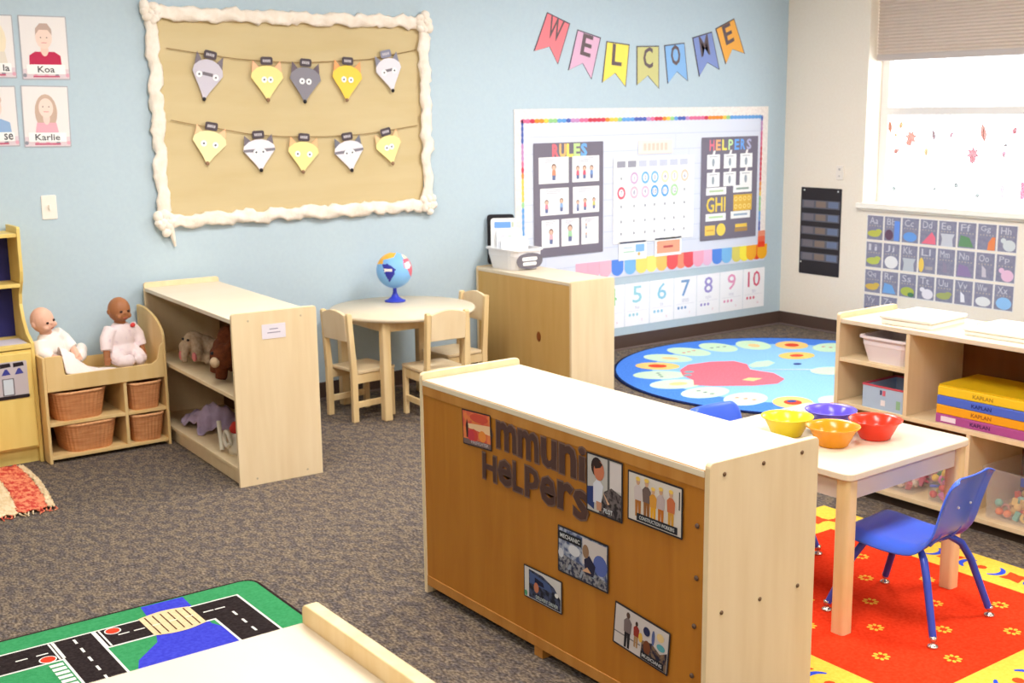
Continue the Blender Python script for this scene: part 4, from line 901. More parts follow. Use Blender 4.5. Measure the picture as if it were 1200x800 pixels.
for i in range(gk):
    for j in range(gn):
        q = [(i, j), (i + 1, j), (i + 1, j + 1), (i, j + 1)]
        vs = [Vector((math.sin(PI * a / gk) * math.cos(2 * PI * b_ / gn), math.sin(PI * a / gk) * math.sin(2 * PI * b_ / gn), math.cos(PI * a / gk))) for a, b_ in q]
        ce = (vs[0] + vs[1] + vs[2] + vs[3]).normalized(); col = OC
        if ce.dot(view) > 0:
            p_ = (ce.dot(rt_), ce.dot(up_))
            for rg, cc in regs:
                if inside(p_, rg): col = cc; break
        elif math.sin(3 * math.atan2(ce.y, ce.x)) * math.cos(4 * ce.z) > .45: col = P(222, 110, 130, .35)
        byc.setdefault(col.name, (col, [], []))
        _, V_, F_ = byc[col.name]; k0 = len(V_); V_ += [v * GR + Vector((0, 0, cz)) for v in vs]; F_.append((k0, k0 + 1, k0 + 2, k0 + 3))
for col, V_, F_ in byc.values(): m.add(V_, F_, col, True)
m.build('sphere', gt, weld=True)

# --- doll changing unit
CX0, CX1, CY0, CY1 = 1.467, 2.055, 5.70, 6.045
du = thing('doll_bed_unit', 'yellowish birch doll bed with four basket cubbies, beside the play kitchen', 'doll bed', (CX0, CY0, 0))
W_, D_ = CX1 - CX0, CY1 - CY0
MB().box(0, .014, 0, D_, 0, .51, CUBW).build('side_panel', du, bevel=.003)
f = Fr((0, 0, 0), (0, 1, 0), (0, 0, 1))
pr = [(0, 0), (D_, 0), (D_, .40), (D_, .66)] + [(D_ * .94 - (D_ * .94) * math.sin(PI / 2 * i / 10), .535 + .13 * math.cos(PI / 2 * i / 10)) for i in range(11)]
MB().prism(f, pr, W_ - .014, W_, CUBW).build('side_panel', du, bevel=.003, label='taller right side panel with a curved top')
MB().box(.014, W_ - .014, .012, D_, .355, .372, CUBW).build('bed_deck', du)
MB().prism(Fr((0, .0, 0), (1, 0, 0), (0, 0, 1)), [(.014, .345), (W_ - .014, .345), (W_ - .014, .515), (W_ - .03, .50), (W_ - .045, .435), (W_ - .07, .418), (.105, .418), (.098, .425), (.094, .505), (.084, .513), (.014, .513)], -.012, 0.0, CUBW).build('front_rail', du, bevel=.002, label='scooped front rail')
MB().box(.014, W_ - .014, D_ - .014, D_, .36, .43, CUBW).build('rear_rail', du)
MB().box(.014, W_ - .014, D_ - .014, D_ - .004, .03, .36, HARD_SHADED).build('back_panel', du, label='brown back panel')
MB().box(.014, W_ - .014, .006, D_ - .014, .018, .034, CUBW).build('bottom_board', du, bevel=.002)
MB().box(.37, .386, .006, D_ - .014, .034, .355, CUBW).build('divider', du, bevel=.002)
MB().box(.014, .37, .006, D_ - .014, .178, .194, CUBW).box(.386, W_ - .014, .006, D_ - .014, .178, .194, CUBW).build('shelf', du, bevel=.002)
WK = noisy('wicker', (226, 160, 108), (206, 134, 84), (1, 1, 14), 14, .7, bump=.6, bscale=30)
WKR = noisy('wicker_rim', (236, 178, 128), (214, 150, 100), (8, 8, 8), 14, .7)
def basket(w_, d_, h_, label):
    t = thing('wicker_basket', label, 'basket', (0, 0, 0), 0, 'wicker baskets in the doll bed unit')
    m = MB(); n_ = 30
    def loop(w2, d2, z_, rib):
        base = rrect(-w2 / 2, w2 / 2, -d2 / 2, d2 / 2, min(w2, d2) * .28, 6); out = []
        P_ = [Vector((x, y, 0)) for x, y in base]; per = [0]
        for i in range(len(P_)): per.append(per[-1] + (P_[(i + 1) % len(P_)] - P_[i]).length)
        N = 168
        for k in range(N):
            s_ = per[-1] * k / N; i = 0
            while per[i + 1] < s_: i += 1
            a = P_[i]; b2 = P_[(i + 1) % len(P_)]; u_ = (s_ - per[i]) / max(1e-9, per[i + 1] - per[i]); q = a.lerp(b2, u_)
            nrm = q.normalized(); q = q + nrm * (rib * (.5 + .5 * math.cos(2 * PI * k / 4)))
            out.append((q.x, q.y, z_))
        return out
    ls_ = [loop(w_ * .80, d_ * .80, 0, .004)]
    for k in range(1, 8): s_ = k / 7; ls_.append(loop(w_ * (.80 + .18 * s_), d_ * (.80 + .18 * s_), h_ * s_ * .96, .004))
    ls_.append(loop(w_ * .93, d_ * .93, h_ * .96, 0)); ls_.append(loop(w_ * .76, d_ * .76, .006, 0))
    loft(m, ls_, WK, True, True, True); m.build('basket_body', t)
    MB().tube([Vector(p) for p in [(x, y, h_ * .96) for x, y in rrect(-w_ * .49, w_ * .49, -d_ * .49, d_ * .49, min(w_, d_) * .28, 8)]], .007, WKR, 8, closed=True).build('rim', t)
    return t
b1 = basket(.262, .27, .140, 'wide wicker basket, upper left cubby of the doll bed unit')
b2_ = dup(b1); b3 = basket(.162, .27, .138, 'narrow wicker basket, upper right cubby of the doll bed unit'); b4 = dup(b3)
place(b1, (1.632, 5.83, .194), R(3)); place(b2_, (1.672, 5.835, .034), R(4), 'wide wicker basket, lower left cubby of the doll bed unit')
place(b3, (1.945, 5.825, .194), R(2)); place(b4, (1.95, 5.825, .034), 0, 'narrow wicker basket, lower right cubby of the doll bed unit')
# --- play kitchen hutch
HX0, HX1 = .86, 1.462
hu = thing('play_kitchen', 'yellow-birch play kitchen cupboard with blue-backed shelves, cut by the left picture edge', 'play kitchen', (HX0, 5.785, 0))
W_ = HX1 - HX0; D_ = .27
prof = [(0, 0), (D_, 0), (D_, 1.108), (.085, 1.108), (.076, 1.10), (.080, .99), (.080, .90), (.095, .85), (.135, .79), (.145, .74), (.12, .67), (.07, .61), (.0, .575)]
for x0 in (0, W_ - .016): MB().prism(Fr((x0, 0, 0), (0, 1, 0), (0, 0, 1)), prof, 0, .016, YWOOD).build('side_panel', hu, bevel=.002)
MB().box(.016, W_ - .016, -.004, D_, .55, .572, YWOOD).build('counter', hu, bevel=.003)
MB().box(.016, W_ - .016, .095, D_, .825, .842, YWOOD).box(.016, W_ - .016, .085, D_, 1.06, 1.078, YWOOD).build('upper_shelf', hu, bevel=.002)
NAVY = M('navy_panel', (44, 44, 110), .5)
MB().box(.016, W_ - .016, D_ - .012, D_ - .004, .572, 1.06, NAVY).build('back_panel', hu, label='navy blue back panel')
MB().box(.016, W_ - .016, .002, D_ - .004, .075, .545, YWOOD).build('cabinet_body', hu)
MB().box(.02, W_ - .022, -.014, .001, .085, .535, YWOOD).build('door', hu, bevel=.004)
MB().box(.016, W_ - .016, .03, .05, 0, .075, YWOOD).build('kick_board', hu)
PAP = P(214, 206, 218)
m = MB(); m.prism(ZUP, rrect(.30, W_ - .025, .02, .17, .004, 2), .5722, .5735, PAP)
o = m.build('paper_sheet', label='pale patterned paper sheet on the play kitchen counter', cat='paper'); o.location = (HX0, 5.785, 0)
m = MB(); f = Fr((0, 0, 0), (1, 0, 0), (0, 0, 1))
m.prism(f, rrect(-.30, 0, 0, .165, .006, 2), 0, .0015, P(196, 186, 190)); m.prism(f, rrect(-.30, .002, -.010, .006, .004, 2), .0015, .003, P(40, 30, 34))
for k in range(4):
    a = -.035 - k * .058
    m.flat(f, [(a - .026, .138), (a + .022, .142), (a + .018, .160), (a - .026, .158)], P(36, 26, 34), .0022); m.flat(f, [(a - .022, .104), (a + .018, .106), (a + .004, .132), (a - .006, .132)], P(64, 68, 150), .0024)
m.prism(f, rrect(-.115, -.062, .008, .088, .002, 2), .0016, .0022, P(110, 104, 110)); m.prism(f, rrect(-.110, -.067, .012, .084, .002, 2), .0022, .0026, P(206, 214, 222))
m.prism(f, rrect(-.20, -.13, .008, .088, .002, 2), .0016, .0022, P(110, 104, 110))
o = m.build('picture_sign', label='pale printed sign with blue shapes and dark strips on the play kitchen door', cat='sign'); o.location = (1.417, 5.7708, .335)

# --- dolls
def doll(name, label, loc, rz, tilt, skin, cloth, armpose, legs, trim=None, face=True, lean=0.0):
    t = thing(name, label, 'doll', loc, rz); t.rotation_euler = (tilt, lean, rz)
    b_ = MB(); hz = .265
    b_.ball((0, 0, hz), (.054, .055, .062), skin, 20, 14).ball((0, -.018, hz - .020), (.044, .042, .036), skin, 16, 10)
    b_.ball((-.054, .004, hz - .006), (.008, .012, .015), skin, 8, 6).ball((.054, .004, hz - .006), (.008, .012, .015), skin, 8, 6)
    b_.ball((0, -.058, hz - .012), (.009, .008, .008), skin, 8, 6); b_.ball((-.026, -.04, hz - .028), (.016, .016, .014), skin, 8, 6).ball((.026, -.04, hz - .028), (.016, .016, .014), skin, 8, 6)
    b_.tube([(0, 0, hz - .05), (0, 0, .15), (0, 0, .06)], [.026, .04, .045], skin, 12)
    for s_, pts in armpose: 
        b_.tube(pts, [.024, .021, .017, .015], skin, 10); e0 = Vector(pts[-1]); d0 = (Vector(pts[-1]) - Vector(pts[-2])).normalized()
        b_.ball(e0 + d0 * .012, (.017, .014, .017), skin, 10, 8)
        for k in range(4):
            sd = Vector((0, 0, 1)).cross(d0).normalized() * (.004 * (k - 1.5) * 1.9)
            b_.tube([e0 + d0 * .016 + sd, e0 + d0 * (.030 + .002 * (k % 2)) + sd, e0 + d0 * .037 + sd * .9 + Vector((0, 0, -.004))], [.0042, .004, .003], skin, 6)
        b_.tube([e0 + d0 * .006 + Vector((s_ * -.012, -.004, 0)), e0 + d0 * .018 + Vector((s_ * -.022, -.006, 0))], [.005, .004], skin, 6)
    b_.build('body', t, remesh=.0028)
    c_ = MB(); c_.ball((0, 0, .125), (.068, .052, .078), cloth, 18, 12).ball((0, -.005, .06), (.072, .060, .055), cloth, 18, 10).ball((0, 0, .178), (.052, .038, .030), cloth, 14, 8)
    for s_, pts in armpose: c_.tube([Vector(p) for p in pts[:3]], [.036, .033, .028], cloth, 12)
    for pts in legs: c_.tube(pts, [.044, .038, .032, .028], cloth, 12); c_.ball(Vector(pts[-1]) + Vector((0, 0, .008)), (.026, .03, .032), cloth, 10, 8)
    c_.build('romper', t, remesh=.005)
    for s_ in (-1, 1): MB().ball((s_ * .020, -.0545, hz - .004), (.0075, .004, .006), P(60, 40, 34) , 10, 6).build('eye', t, label='dark eye'); 
    MB().ball((0, -.0535, hz - .036), (.010, .004, .003), P(176, 92, 80), 10, 6).build('mouth', t, label='pink mouth')
    if trim: trim(t)
    return t
SKD = M('brown_skin', (166, 108, 70), .45); SKL = M('pale_skin', (238, 184, 158), .45)
ROM = noisy('pink_dotted_cloth', (244, 226, 226), (224, 202, 210), (1, 1, 1), 34, .9, lo=.55, hi=.75); WCL = M('white_cloth', (250, 240, 232), .9)
def trimd(t): 
    MB().ball((.048, -.036, .185), (.014, .008, .012), P(226, 70, 70), 8, 6).build('bow', t, label='small red bow')
doll('doll', 'brown-skinned baby doll in pink dotted romper, sitting upright on the doll bed', (1.90, 5.885, .406), R(12), 0, SKD, ROM,
     [(-1, [(-.05, 0, .175), (-.085, -.01, .13), (-.10, -.03, .075), (-.105, -.04, .045)]), (1, [(.05, 0, .175), (.085, -.01, .13), (.09, -.03, .075), (.092, -.04, .045)])],
     [[(-.035, 0, .05), (-.055, -.05, .035), (-.05, -.085, .025), (-.025, -.11, .018)], [(.035, 0, .05), (.055, -.05, .035), (.05, -.085, .025), (.025, -.11, .018)]], trimd)
trimh = None
doll('doll', 'pale baby doll in white clothes, leaning back at the left end of the doll bed', (1.585, 5.90, .405), R(28), 0, SKL, WCL,
     [(-1, [(-.05, 0, .175), (-.075, -.02, .13), (-.06, -.06, .10), (-.04, -.08, .09)]), (1, [(.05, 0, .175), (.085, -.01, .13), (.085, -.05, .085), (.08, -.07, .06)])],
     [[(-.02, 0, .05), (.04, -.05, .04), (.09, -.05, .03), (.13, -.045, .025)], [(.035, 0, .05), (.09, -.02, .04), (.14, -.01, .03), (.18, 0, .025)]], trimh, lean=R(-14))
m = MB(); VV = []
for i in range(16):
    for j in range(10):
        u_ = i / 15; v_ = j / 9 - .5
        VV.append((u_ * .26, v_ * .16 * (1 - .2 * u_), .004 + (.12 * math.exp(-(u_ * 2.6) ** 2) + .035) * (1 - (abs(v_) * 1.9) ** 2 * .9) * (1 - u_ * .5) + .006 * math.sin(u_ * 22 + v_ * 12)))
m.add(VV, [(i * 10 + j, (i + 1) * 10 + j, (i + 1) * 10 + j + 1, i * 10 + j + 1) for i in range(15) for j in range(9)], M('white_fleece', (246, 232, 226), .95), True)
o = m.build('doll_blanket', solid=.005, subd=1, label='white doll blanket spread over the pale doll on the doll bed', cat='blanket'); o.location = (1.575, 5.80, .378)

# --- right shelf
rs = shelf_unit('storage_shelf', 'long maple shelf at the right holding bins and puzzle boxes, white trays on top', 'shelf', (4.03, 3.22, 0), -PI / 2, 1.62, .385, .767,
                [(.018, 1.602, .060), (.018, 1.602, .393), (.018, .340, .582)], rise=.022, back=HARD_SHADED,
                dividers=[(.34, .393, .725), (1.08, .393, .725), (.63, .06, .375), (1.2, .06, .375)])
MB().box(.018, 1.602, .03, .36, 0, .042, P(60, 46, 36)).build('plinth', rs, label='recessed base coloured dark as the shaded gap')  # dark colour stands for the shade in the gap below the shelf
def shp(y, z, x=4.03): return (x, y, z)
t = thing('storage_tub', 'pinkish white tub on the small upper shelf at the left of the right-hand shelf', 'tub', (4.155, 2.995, .582), 0)
tub(.235, .222, .108, .03, .04, M('tub_pink_white', (238, 226, 228), .4)).build('tub_body', t)
t = thing('storage_box', 'light blue open box with a red rim under the pinkish tub', 'box', (4.15, 2.98, .393), 0)
BXM = M('box_blue', (178, 198, 222), .4); RIM = P(206, 84, 100)
def walls(m, a0, a1, b0, b1, z0, z1, w2, mt): return m.box(a0, a0 + w2, b0, b1, z0, z1, mt).box(a1 - w2, a1, b0, b1, z0, z1, mt).box(a0 + w2, a1 - w2, b0, b0 + w2, z0, z1, mt).box(a0 + w2, a1 - w2, b1 - w2, b1, z0, z1, mt)
walls(MB().box(-.107, .107, -.092, .097, 0, .003, BXM), -.11, .11, -.095, .100, 0, .092, .003, BXM).build('box_body', t)
walls(MB(), -.112, .112, -.097, .102, .092, .099, .006, RIM).build('rim', t, label='red rim')
f = Fr((-.1102, .10, 0), (0, -1, 0), (0, 0, 1)); m = MB(); m.rect(f, .085, .095, .062, .082, P(80, 80, 110), .0006); m.rect(f, .098, .112, .060, .082, P(220, 110, 130), .0006); m.rect(f, .09, .112, .018, .042, P(244, 238, 240), .0006); m.rect(f, .165, .185, .015, .05, P(150, 190, 150), .0006); m.build('printed_label', t, label='tiny printed labels')
for k, (c_, z0, col2, lab_, dx) in enumerate((((178, 84, 150), .393, (80, 40, 90), 'purple', 0.0), ((246, 172, 36), .429, (170, 100, 40), 'orange', .004), ((84, 112, 214), .465, (40, 50, 130), 'blue', .002), ((250, 208, 44), .501, (180, 140, 40), 'yellow', .008))):
    t = thing('game_box', '%s flat game box lettered KAPLAN, %s in the stack' % (lab_, ('bottom', 'second from the bottom', 'third from the bottom', 'top')[k]), 'game box', (4.055 + dx, 2.552, z0), R((0, .6, -.3, .8)[k]), 'stacked game boxes')
    col = P(*c_, .4); col_s = col
    MB().box(0, .27, -.19, .19, 0, .0355, col).build('box_body', t, bevel=.003)
    if lab_ == 'yellow': MB().prism(ZUP, rrect(.004, .27, -.188, .188, .004, 2), .0356, .043, P(226, 184, 24, .4)).build('lid_panel', t, label='darker yellow lid')
    f = Fr((-.0004, .19, .0), (0, -1, 0), (0, 0, 1)); m = MB(); m.text(f.at(.195, .018), 'KAPLAN', .03, P(*col2), .0006, off=.02, w=.085, h=.015); m.build('lettering', t, label='printed word KAPLAN')
    if lab_ == 'purple': MB().fbox(f, .025, .09, .008, .028, 0, .0012, P(244, 226, 238)).build('sticker', t, label='pale sticker')
CLR = M('clear_plastic', (236, 232, 236), .15, .5, alpha=.13)
def bin_(label, loc, w_, d_, h_, latch=False):
    t = thing('clear_bin', label, 'bin', loc)
    tub(w_, d_, h_, .02, .02, CLR, lip=.006).build('bin_body', t)
    if latch: MB().box(-w_ / 2 - .016, -w_ / 2 - .007, -.012, .012, h_ - .035, h_ - .004, P(90, 100, 160)).build('latch', t, label='blue latch')
    return t
bin_('low clear bin with pink pieces, bottom of the right-hand shelf behind the table leg', (4.19, 2.975, .060), .27, .29, .12)
bin_('narrow clear bin crammed with bright plastic pieces, bottom of the right-hand shelf', (4.19, 2.712, .060), .27, .135, .20)
bin_('wide clear bin with blue latch and mixed toys, bottom right of the right-hand shelf', (4.19, 2.345, .060), .27, .36, .20, True)
def piece_proto(kind, col):
    m = MB()
    if kind == 0: m.tube([(.015 * math.cos(a), .015 * math.sin(a), .0) for a in [2 * PI * i / 12 for i in range(12)]], .006, col, 6, closed=True)
    elif kind == 1: m.box(-.018, .018, -.010, .010, -.008, .008, col)
    else: m.ball((0, 0, 0), .015, col, 10, 8)
    return m
def fill(cx, cy, z0, hx, hy, hz, n_, cols, group, lab0, seed):
    rn = random.Random(seed); protos = {}; g = .0375
    nx_, ny_ = int(2 * hx / g), int(2 * hy / g); slots = []
    for lz in range(int(hz / .034)):
        lay_ = [((a + .5) / nx_, (b + .5) / ny_, lz) for a in range(nx_) for b in range(ny_)]; rn.shuffle(lay_); slots += lay_
    n_ = min(n_, len(slots))
    for i in range(n_):
        ci = rn.randrange(len(cols)); kd = rn.randrange(3); key = (ci, kd)
        col = cols[ci]
        if key not in protos:
            o = piece_proto(kd, P(*col[0], .4)).build('plastic_piece', bevel=.002 if kd == 1 else 0); protos[key] = o
        else:
            o = protos[key].copy(); C.objects.link(o)
        lay = i / n_
        sx_, sy_, sz_ = slots[i]; o.location = (cx - hx + 2 * hx * sx_ + rn.uniform(-.003, .003), cy - hy + 2 * hy * sy_ + rn.uniform(-.003, .003), z0 + .019 + .034 * sz_)
        o.scale = (1.02, 1.02, 1.02)
        o.rotation_euler = (rn.uniform(0, 3), rn.uniform(0, 3), rn.uniform(0, 3))
        tag(o, '%s plastic %s in the %s' % (col[1], ('ring', 'block', 'bead')[kd], lab0), 'toy piece', group)
fill(4.19, 2.975, .066, .11, .115, .07, 36, [((236, 130, 150), 'pink'), ((240, 170, 160), 'salmon'), ((214, 90, 110), 'rose-red'), ((240, 220, 200), 'cream')], 'pieces in the low clear bin', 'low clear bin', 1)
fill(4.185, 2.712, .066, .115, .058, .165, 90, [((60, 160, 80), 'green'), ((60, 90, 200), 'blue'), ((240, 200, 50), 'yellow'), ((220, 60, 50), 'red'), ((240, 130, 50), 'orange'), ((220, 110, 170), 'pink')], 'pieces in the narrow clear bin', 'narrow clear bin', 2)
fill(4.19, 2.345, .066, .11, .15, .105, 70, [((240, 130, 70), 'orange'), ((220, 70, 60), 'red'), ((130, 190, 170), 'mint'), ((240, 200, 120), 'sand'), ((214, 150, 130), 'tan')], 'pieces in the wide clear bin', 'wide clear bin', 3)
TRAYM = M('tray_white', (250, 244, 232), .4)
def tray(label, loc, rz, w_, d_, h_, lines=1):
    t = thing('white_tray', label, 'tray', loc, rz)
    MB().prism(ZUP, rrect(0, w_, 0, d_, .012, 3), 0, h_ * .55, TRAYM).build('base', t, bevel=.003)
    MB().prism(ZUP, rrect(-.006, w_ + .006, -.006, d_ + .006, .014, 3), h_ * .62, h_, TRAYM).build('lid', t, bevel=.004)
    MB().prism(ZUP, rrect(.006, w_ - .006, .006, d_ - .006, .01, 3), h_ * .55, h_ * .62, MAPLE).build('seam', t)
    return t
tray('white lidded tray stack at the left end on top of the right-hand shelf', (4.075, 2.80, .745), R(4), .27, .225, .036)
tray('white tray on the right-hand shelf top, cut by the picture edge', (4.11, 2.30, .745), R(2), .27, .37, .028)
MB().prism(ZUP, rrect(4.335, 4.40, 2.62, 2.77, .006, 2), .7452, .748, P(206, 206, 120)).build('paper_strip', label='yellow-green paper strip behind the white trays', cat='paper')

# --- children's table, bowls
kt = thing('kids_table', 'square maple children\'s table holding four bowls, on the red rug', 'table', (3.175, 2.555, .0095), R(1.5))
MB().prism(ZUP, rrect(-.325, .325, -.335, .335, .03, 5), .497, .520, MAPLE_TOP).build('table_top', kt, bevel=.004, seg=3)
for sx in (-1, 1):
    for sy in (-1, 1): MB().prism(ZUP, rrect(sx * .29 - .025, sx * .29 + .025, sy * .30 - .025, sy * .30 + .025, .012, 4), 0, .497, PINE).build('leg', kt)
m = MB(); AP = noisy('apron_wood_paled', (226, 214, 202), (220, 208, 196), (1, 1, 1), 5, .35)  # apron is light wood, paled so its colour holds the blown-out light
m.box(-.268, .268, -.312, -.294, .43, .497, AP).box(-.268, .268, .294, .312, .43, .497, AP).box(-.302, -.284, -.278, .278, .43, .497, AP).box(.284, .302, -.278, .278, .43, .497, AP).build('apron', kt)
def bowl(label, col, loc):
    m_ = M('bowl_%d' % col[0] + '_%d' % col[2], col, .22, .5); n_, l_, b_ = nodes(m_); b_.inputs['Subsurface Weight'].default_value = .0; b_.inputs['Transmission Weight'].default_value = .25
    pr = [(0, 0), (.046, 0), (.050, .003), (.052, .008), (.066, .035), (.076, .055), (.087, .063), (.088, .066), (.085, .067), (.074, .060), (.063, .037), (.048, .010), (.0, .007)]
    o = MB().lathe(pr, (0, 0, 0), m_, 40).build('bowl', label=label, cat='bowl', group='coloured bowls on the children\'s table'); o.location = loc; return o
bowl('translucent yellow bowl at the left corner of the children\'s table', (250, 232, 50), (3.068, 2.640, .5295))
bowl('translucent orange bowl, nearest on the children\'s table', (248, 168, 20), (3.085, 2.462, .5295))
bowl('translucent red bowl, rightmost on the children\'s table', (250, 62, 30), (3.262, 2.430, .5295))
bowl('translucent purple bowl, farthest on the children\'s table', (120, 100, 240), (3.252, 2.607, .5295))

# --- blue stacking chairs
BP = M('blue_plastic', (72, 112, 238), .28, .5); BM = M('blue_paint', (58, 78, 190), .3, .5); CHR = M('chrome', (214, 206, 200), .15, .5, metal=.9)
def blue_chair(label):
    t = thing('blue_chair', label, 'chair', (0, 0, 0), 0, 'blue plastic chairs at the children\'s table')
    prof = [(.170, .262, .122), (.176, .276, .140), (.160, .287, .150), (.11, .283, .150), (.05, .276, .150), (-.01, .273, .147), (-.06, .275, .142), (-.095, .283, .137), (-.118, .305, .128), (-.130, .34, .126), (-.142, .39, .128), (-.156, .44, .130), (-.172, .485, .126), (-.184, .507, .118), (-.192, .512, .106)]
    m = MB(); nu = 17; V_ = []
    for k, (y_, z_, hw) in enumerate(prof):
        seatness = 1 if k < 7 else 0
        for i in range(nu):
            u_ = -1 + 2 * i / (nu - 1); x_ = u_ * hw
            dz = dy = 0.0
            e = max(0, abs(u_) - .72) / .28
            if k < 8: dz = -.030 * e ** 2.2 - .005 * (1 - u_ * u_) - (.012 if k == 0 else 0)
            else: dy = -.014 * (1 - u_ * u_) - .020 * e ** 2
            if k >= len(prof) - 2: dz = -.010 * e * e
            V_.append((x_, y_ + dy, z_ + dz))
    m.add(V_, [(k * nu + i, k * nu + i + 1, (k + 1) * nu + i + 1, (k + 1) * nu + i) for k in range(len(prof) - 1) for i in range(nu - 1)], BP, True)
    m.build('seat_shell', t, solid=.007, subd=1)
    for s_ in (-1, 1):
        MB().tube([(s_ * .035, -.151, .42), (s_ * .045, -.142, .37), (s_ * .06, -.128, .31), (s_ * .065, -.10, .272)], [.003, .006, .007, .006], BP, 8).build('moulded_rib', t)
        MB().ball((s_ * .036, -.172, .405), .004, P(236, 236, 240), 8, 6).build('rivet', t, label='bright rivet')
    for sx in (-1, 1):
        for sy in (-1, 1):
            top = (sx * .085, sy * .075 - .005, .262); knee = (sx * .112, sy * .105 - .005, .240) ; foot = (sx * .168, sy * .185, .028)
            pts = [Vector((sx * .02, sy * .07 - .005, .266)), Vector(top), Vector(knee), Vector(knee).lerp(Vector(foot), .25) + Vector((sx * .006, sy * .006, 0)), Vector(foot)]
            lg = MB().tube(pts, [.011, .011, .012, .012, .011], BM, 12).build('leg', t)
            g = MB().lathe([(0, 0), (.016, 0), (.018, .003), (.014, .008), (.006, .012), (.006, .018), (.0105, .020), (.0105, .034), (0, .036)], (foot[0] + sx * .003, foot[1] + sy * .003, 0), CHR, 16)
            g.build('glide', lg, label='chrome swivel glide')
    MB().tube([(-.08, .07, .266), (.08, .07, .266)], .008, BM, 8).build('cross_bar', t); MB().tube([(-.08, -.08, .266), (.08, -.08, .266)], .008, BM, 8).build('cross_bar', t)
    return t
k1 = blue_chair('blue plastic chair with blue legs in front of the children\'s table, back at right')
k2 = dup(k1)
place(k1, (3.176, 2.210, .0095), R(5)); place(k2, (3.20, 2.925, .0095), R(177), 'blue plastic chair mostly hidden behind the near shelf, rounded back top showing')

# ================================================================== rugs
def disc_layer(m, cx, cy, rx, ry, mat, z, n=28, ang=0):
    m.disc(ZUP, cx, cy, rx, ry, mat, z, n, ang)
rg = thing('round_rug', 'round blue alphabet rug with a red apple in the middle', 'rug', (5.69, 4.87, 0))
pile = dict(rough=.95)
def RP(r, g, b): 
    k = 'rug_%d_%d_%d' % (r, g, b)
    if k in _m: return _m[k]
    return noisy(k, (r, g, b), (max(0, r - 12), max(0, g - 12), max(0, b - 12)), (1, 1, 1), 90, .95, bump=.2, bscale=300, spec=.05)
m = MB(); m.lathe([(0, .0005), (1.10, .0005), (1.105, .004), (1.10, .009), (1.085, .010)], (0, 0, 0), RP(34, 44, 84), 96); m.build('binding', rg, label='dark blue bound edge')
m = MB(); disc_layer(m, 0, 0, 1.084, 1.084, RP(84, 138, 232), .0104, 96); disc_layer(m, 0, 0, .86, .86, RP(150, 200, 240), .0107, 72)
ox, oy = 5.69, 4.87
for a in range(20):
    th = 2 * PI * a / 20 + .09; rr = .83
    px_, py_ = rr * math.cos(th), rr * math.sin(th)
    big = a % 5 == 2
    if big:
        disc_layer(m, px_, py_, .14, .11, RP(250, 206, 130), .0113, 22, th); disc_layer(m, px_, py_, .06, .05, RP(226, 84, 60), .0117, 14, th)
    else:
        disc_layer(m, px_, py_, .165, .115, RP(206, 236, 204), .0109 + .0002 * (a % 2), 24, th)
        if a % 3 == 0:
            disc_layer(m, px_ * .98, py_ * .98, .06, .04, RP(244, 206, 150), .0114, 12, th)
        else:
            for q in (-1, 0, 1): disc_layer(m, px_ + .05 * q * -math.sin(th), py_ + .05 * q * math.cos(th), .016, .012, RP(214, 120, 120) if a % 2 else RP(120, 130, 140), .0114, 8)
ap = [(5.317, 5.398), (5.489, 5.375), (5.624, 5.296), (5.616, 5.176), (5.515, 5.055), (5.549, 4.893), (5.474, 4.741), (5.35, 4.685), (5.203, 4.738), (5.016, 4.876), (4.944, 4.968), (5.03, 5.06), (5.07, 5.19), (5.17, 5.32)]
m.flat(ZUP, [(x - ox, y - oy) for x, y in ap], RP(248, 120, 136), .0120)
m.flat(ZUP, [(x - ox, y - oy) for x, y in ((5.564, 5.083), (5.60, 5.15), (5.714, 5.191), (5.81, 5.17), (5.783, 5.09), (5.663, 5.045))], RP(200, 236, 204), .0122)
m.flat(ZUP, [(x - ox, y - oy) for x, y in ((5.257, 4.883), (5.334, 4.90), (5.385, 4.835), (5.283, 4.817))], RP(250, 214, 150), .0124)
for x, y, c_, r_ in ((6.063, 5.156, (250, 206, 120), .13), (6.063, 5.156, (226, 90, 70), .05), (5.17, 5.24, (130, 170, 180), .035), (5.10, 5.18, (130, 170, 180), .03), (5.866, 4.98, (70, 84, 150), .03), (5.076, 4.341, (70, 84, 150), .03), (5.86, 4.72, (206, 236, 204), .13)): disc_layer(m, x - ox, y - oy, r_, r_ * .8, RP(*c_), .0126 + (.0003 if r_ < .06 else 0), 18)
m.flat(ZUP, [(x - ox, y - oy) for x, y in ((5.56, 5.02), (5.58, 4.99), (5.80, 4.80), (5.90, 4.66), (5.92, 4.68), (5.80, 4.84))], RP(206, 222, 244), .0123)
m.build('pile', rg, label='blue printed pile with apple and flowers')

# red rug
RX0, RX1, RY0, RY1 = 2.49, 3.82, 1.63, 3.08
rr_g = thing('red_rug', 'red-orange floral rug with yellow border under the children\'s table', 'rug', (RX0, RY0, 0))
W_, D_ = RX1 - RX0, RY1 - RY0
MB().box(0, W_, 0, D_, .0004, .008, RP(90, 60, 50)).build('backing', rr_g, bevel=.003)
m = MB(); YL = RP(250, 206, 84); m.rect(ZUP, .004, W_ - .004, .004, D_ - .004, YL, .0083)
bw = .205; m.rect(ZUP, bw, W_ - bw, bw, D_ - bw, RP(240, 66, 34), .0087)
RO = RP(232, 86, 44); BR_ = RP(64, 92, 220)
def star4(cx, cy, s_, mat, z):
    pts = []
    for i in range(16):
        a = 2 * PI * i / 16 + PI / 4; r_ = s_ * (1 if i % 4 == 0 else (.55 if i % 4 == 2 else .68)); pts.append((cx + r_ * math.cos(a), cy + r_ * math.sin(a)))
    m.flat(ZUP, pts, mat, z)
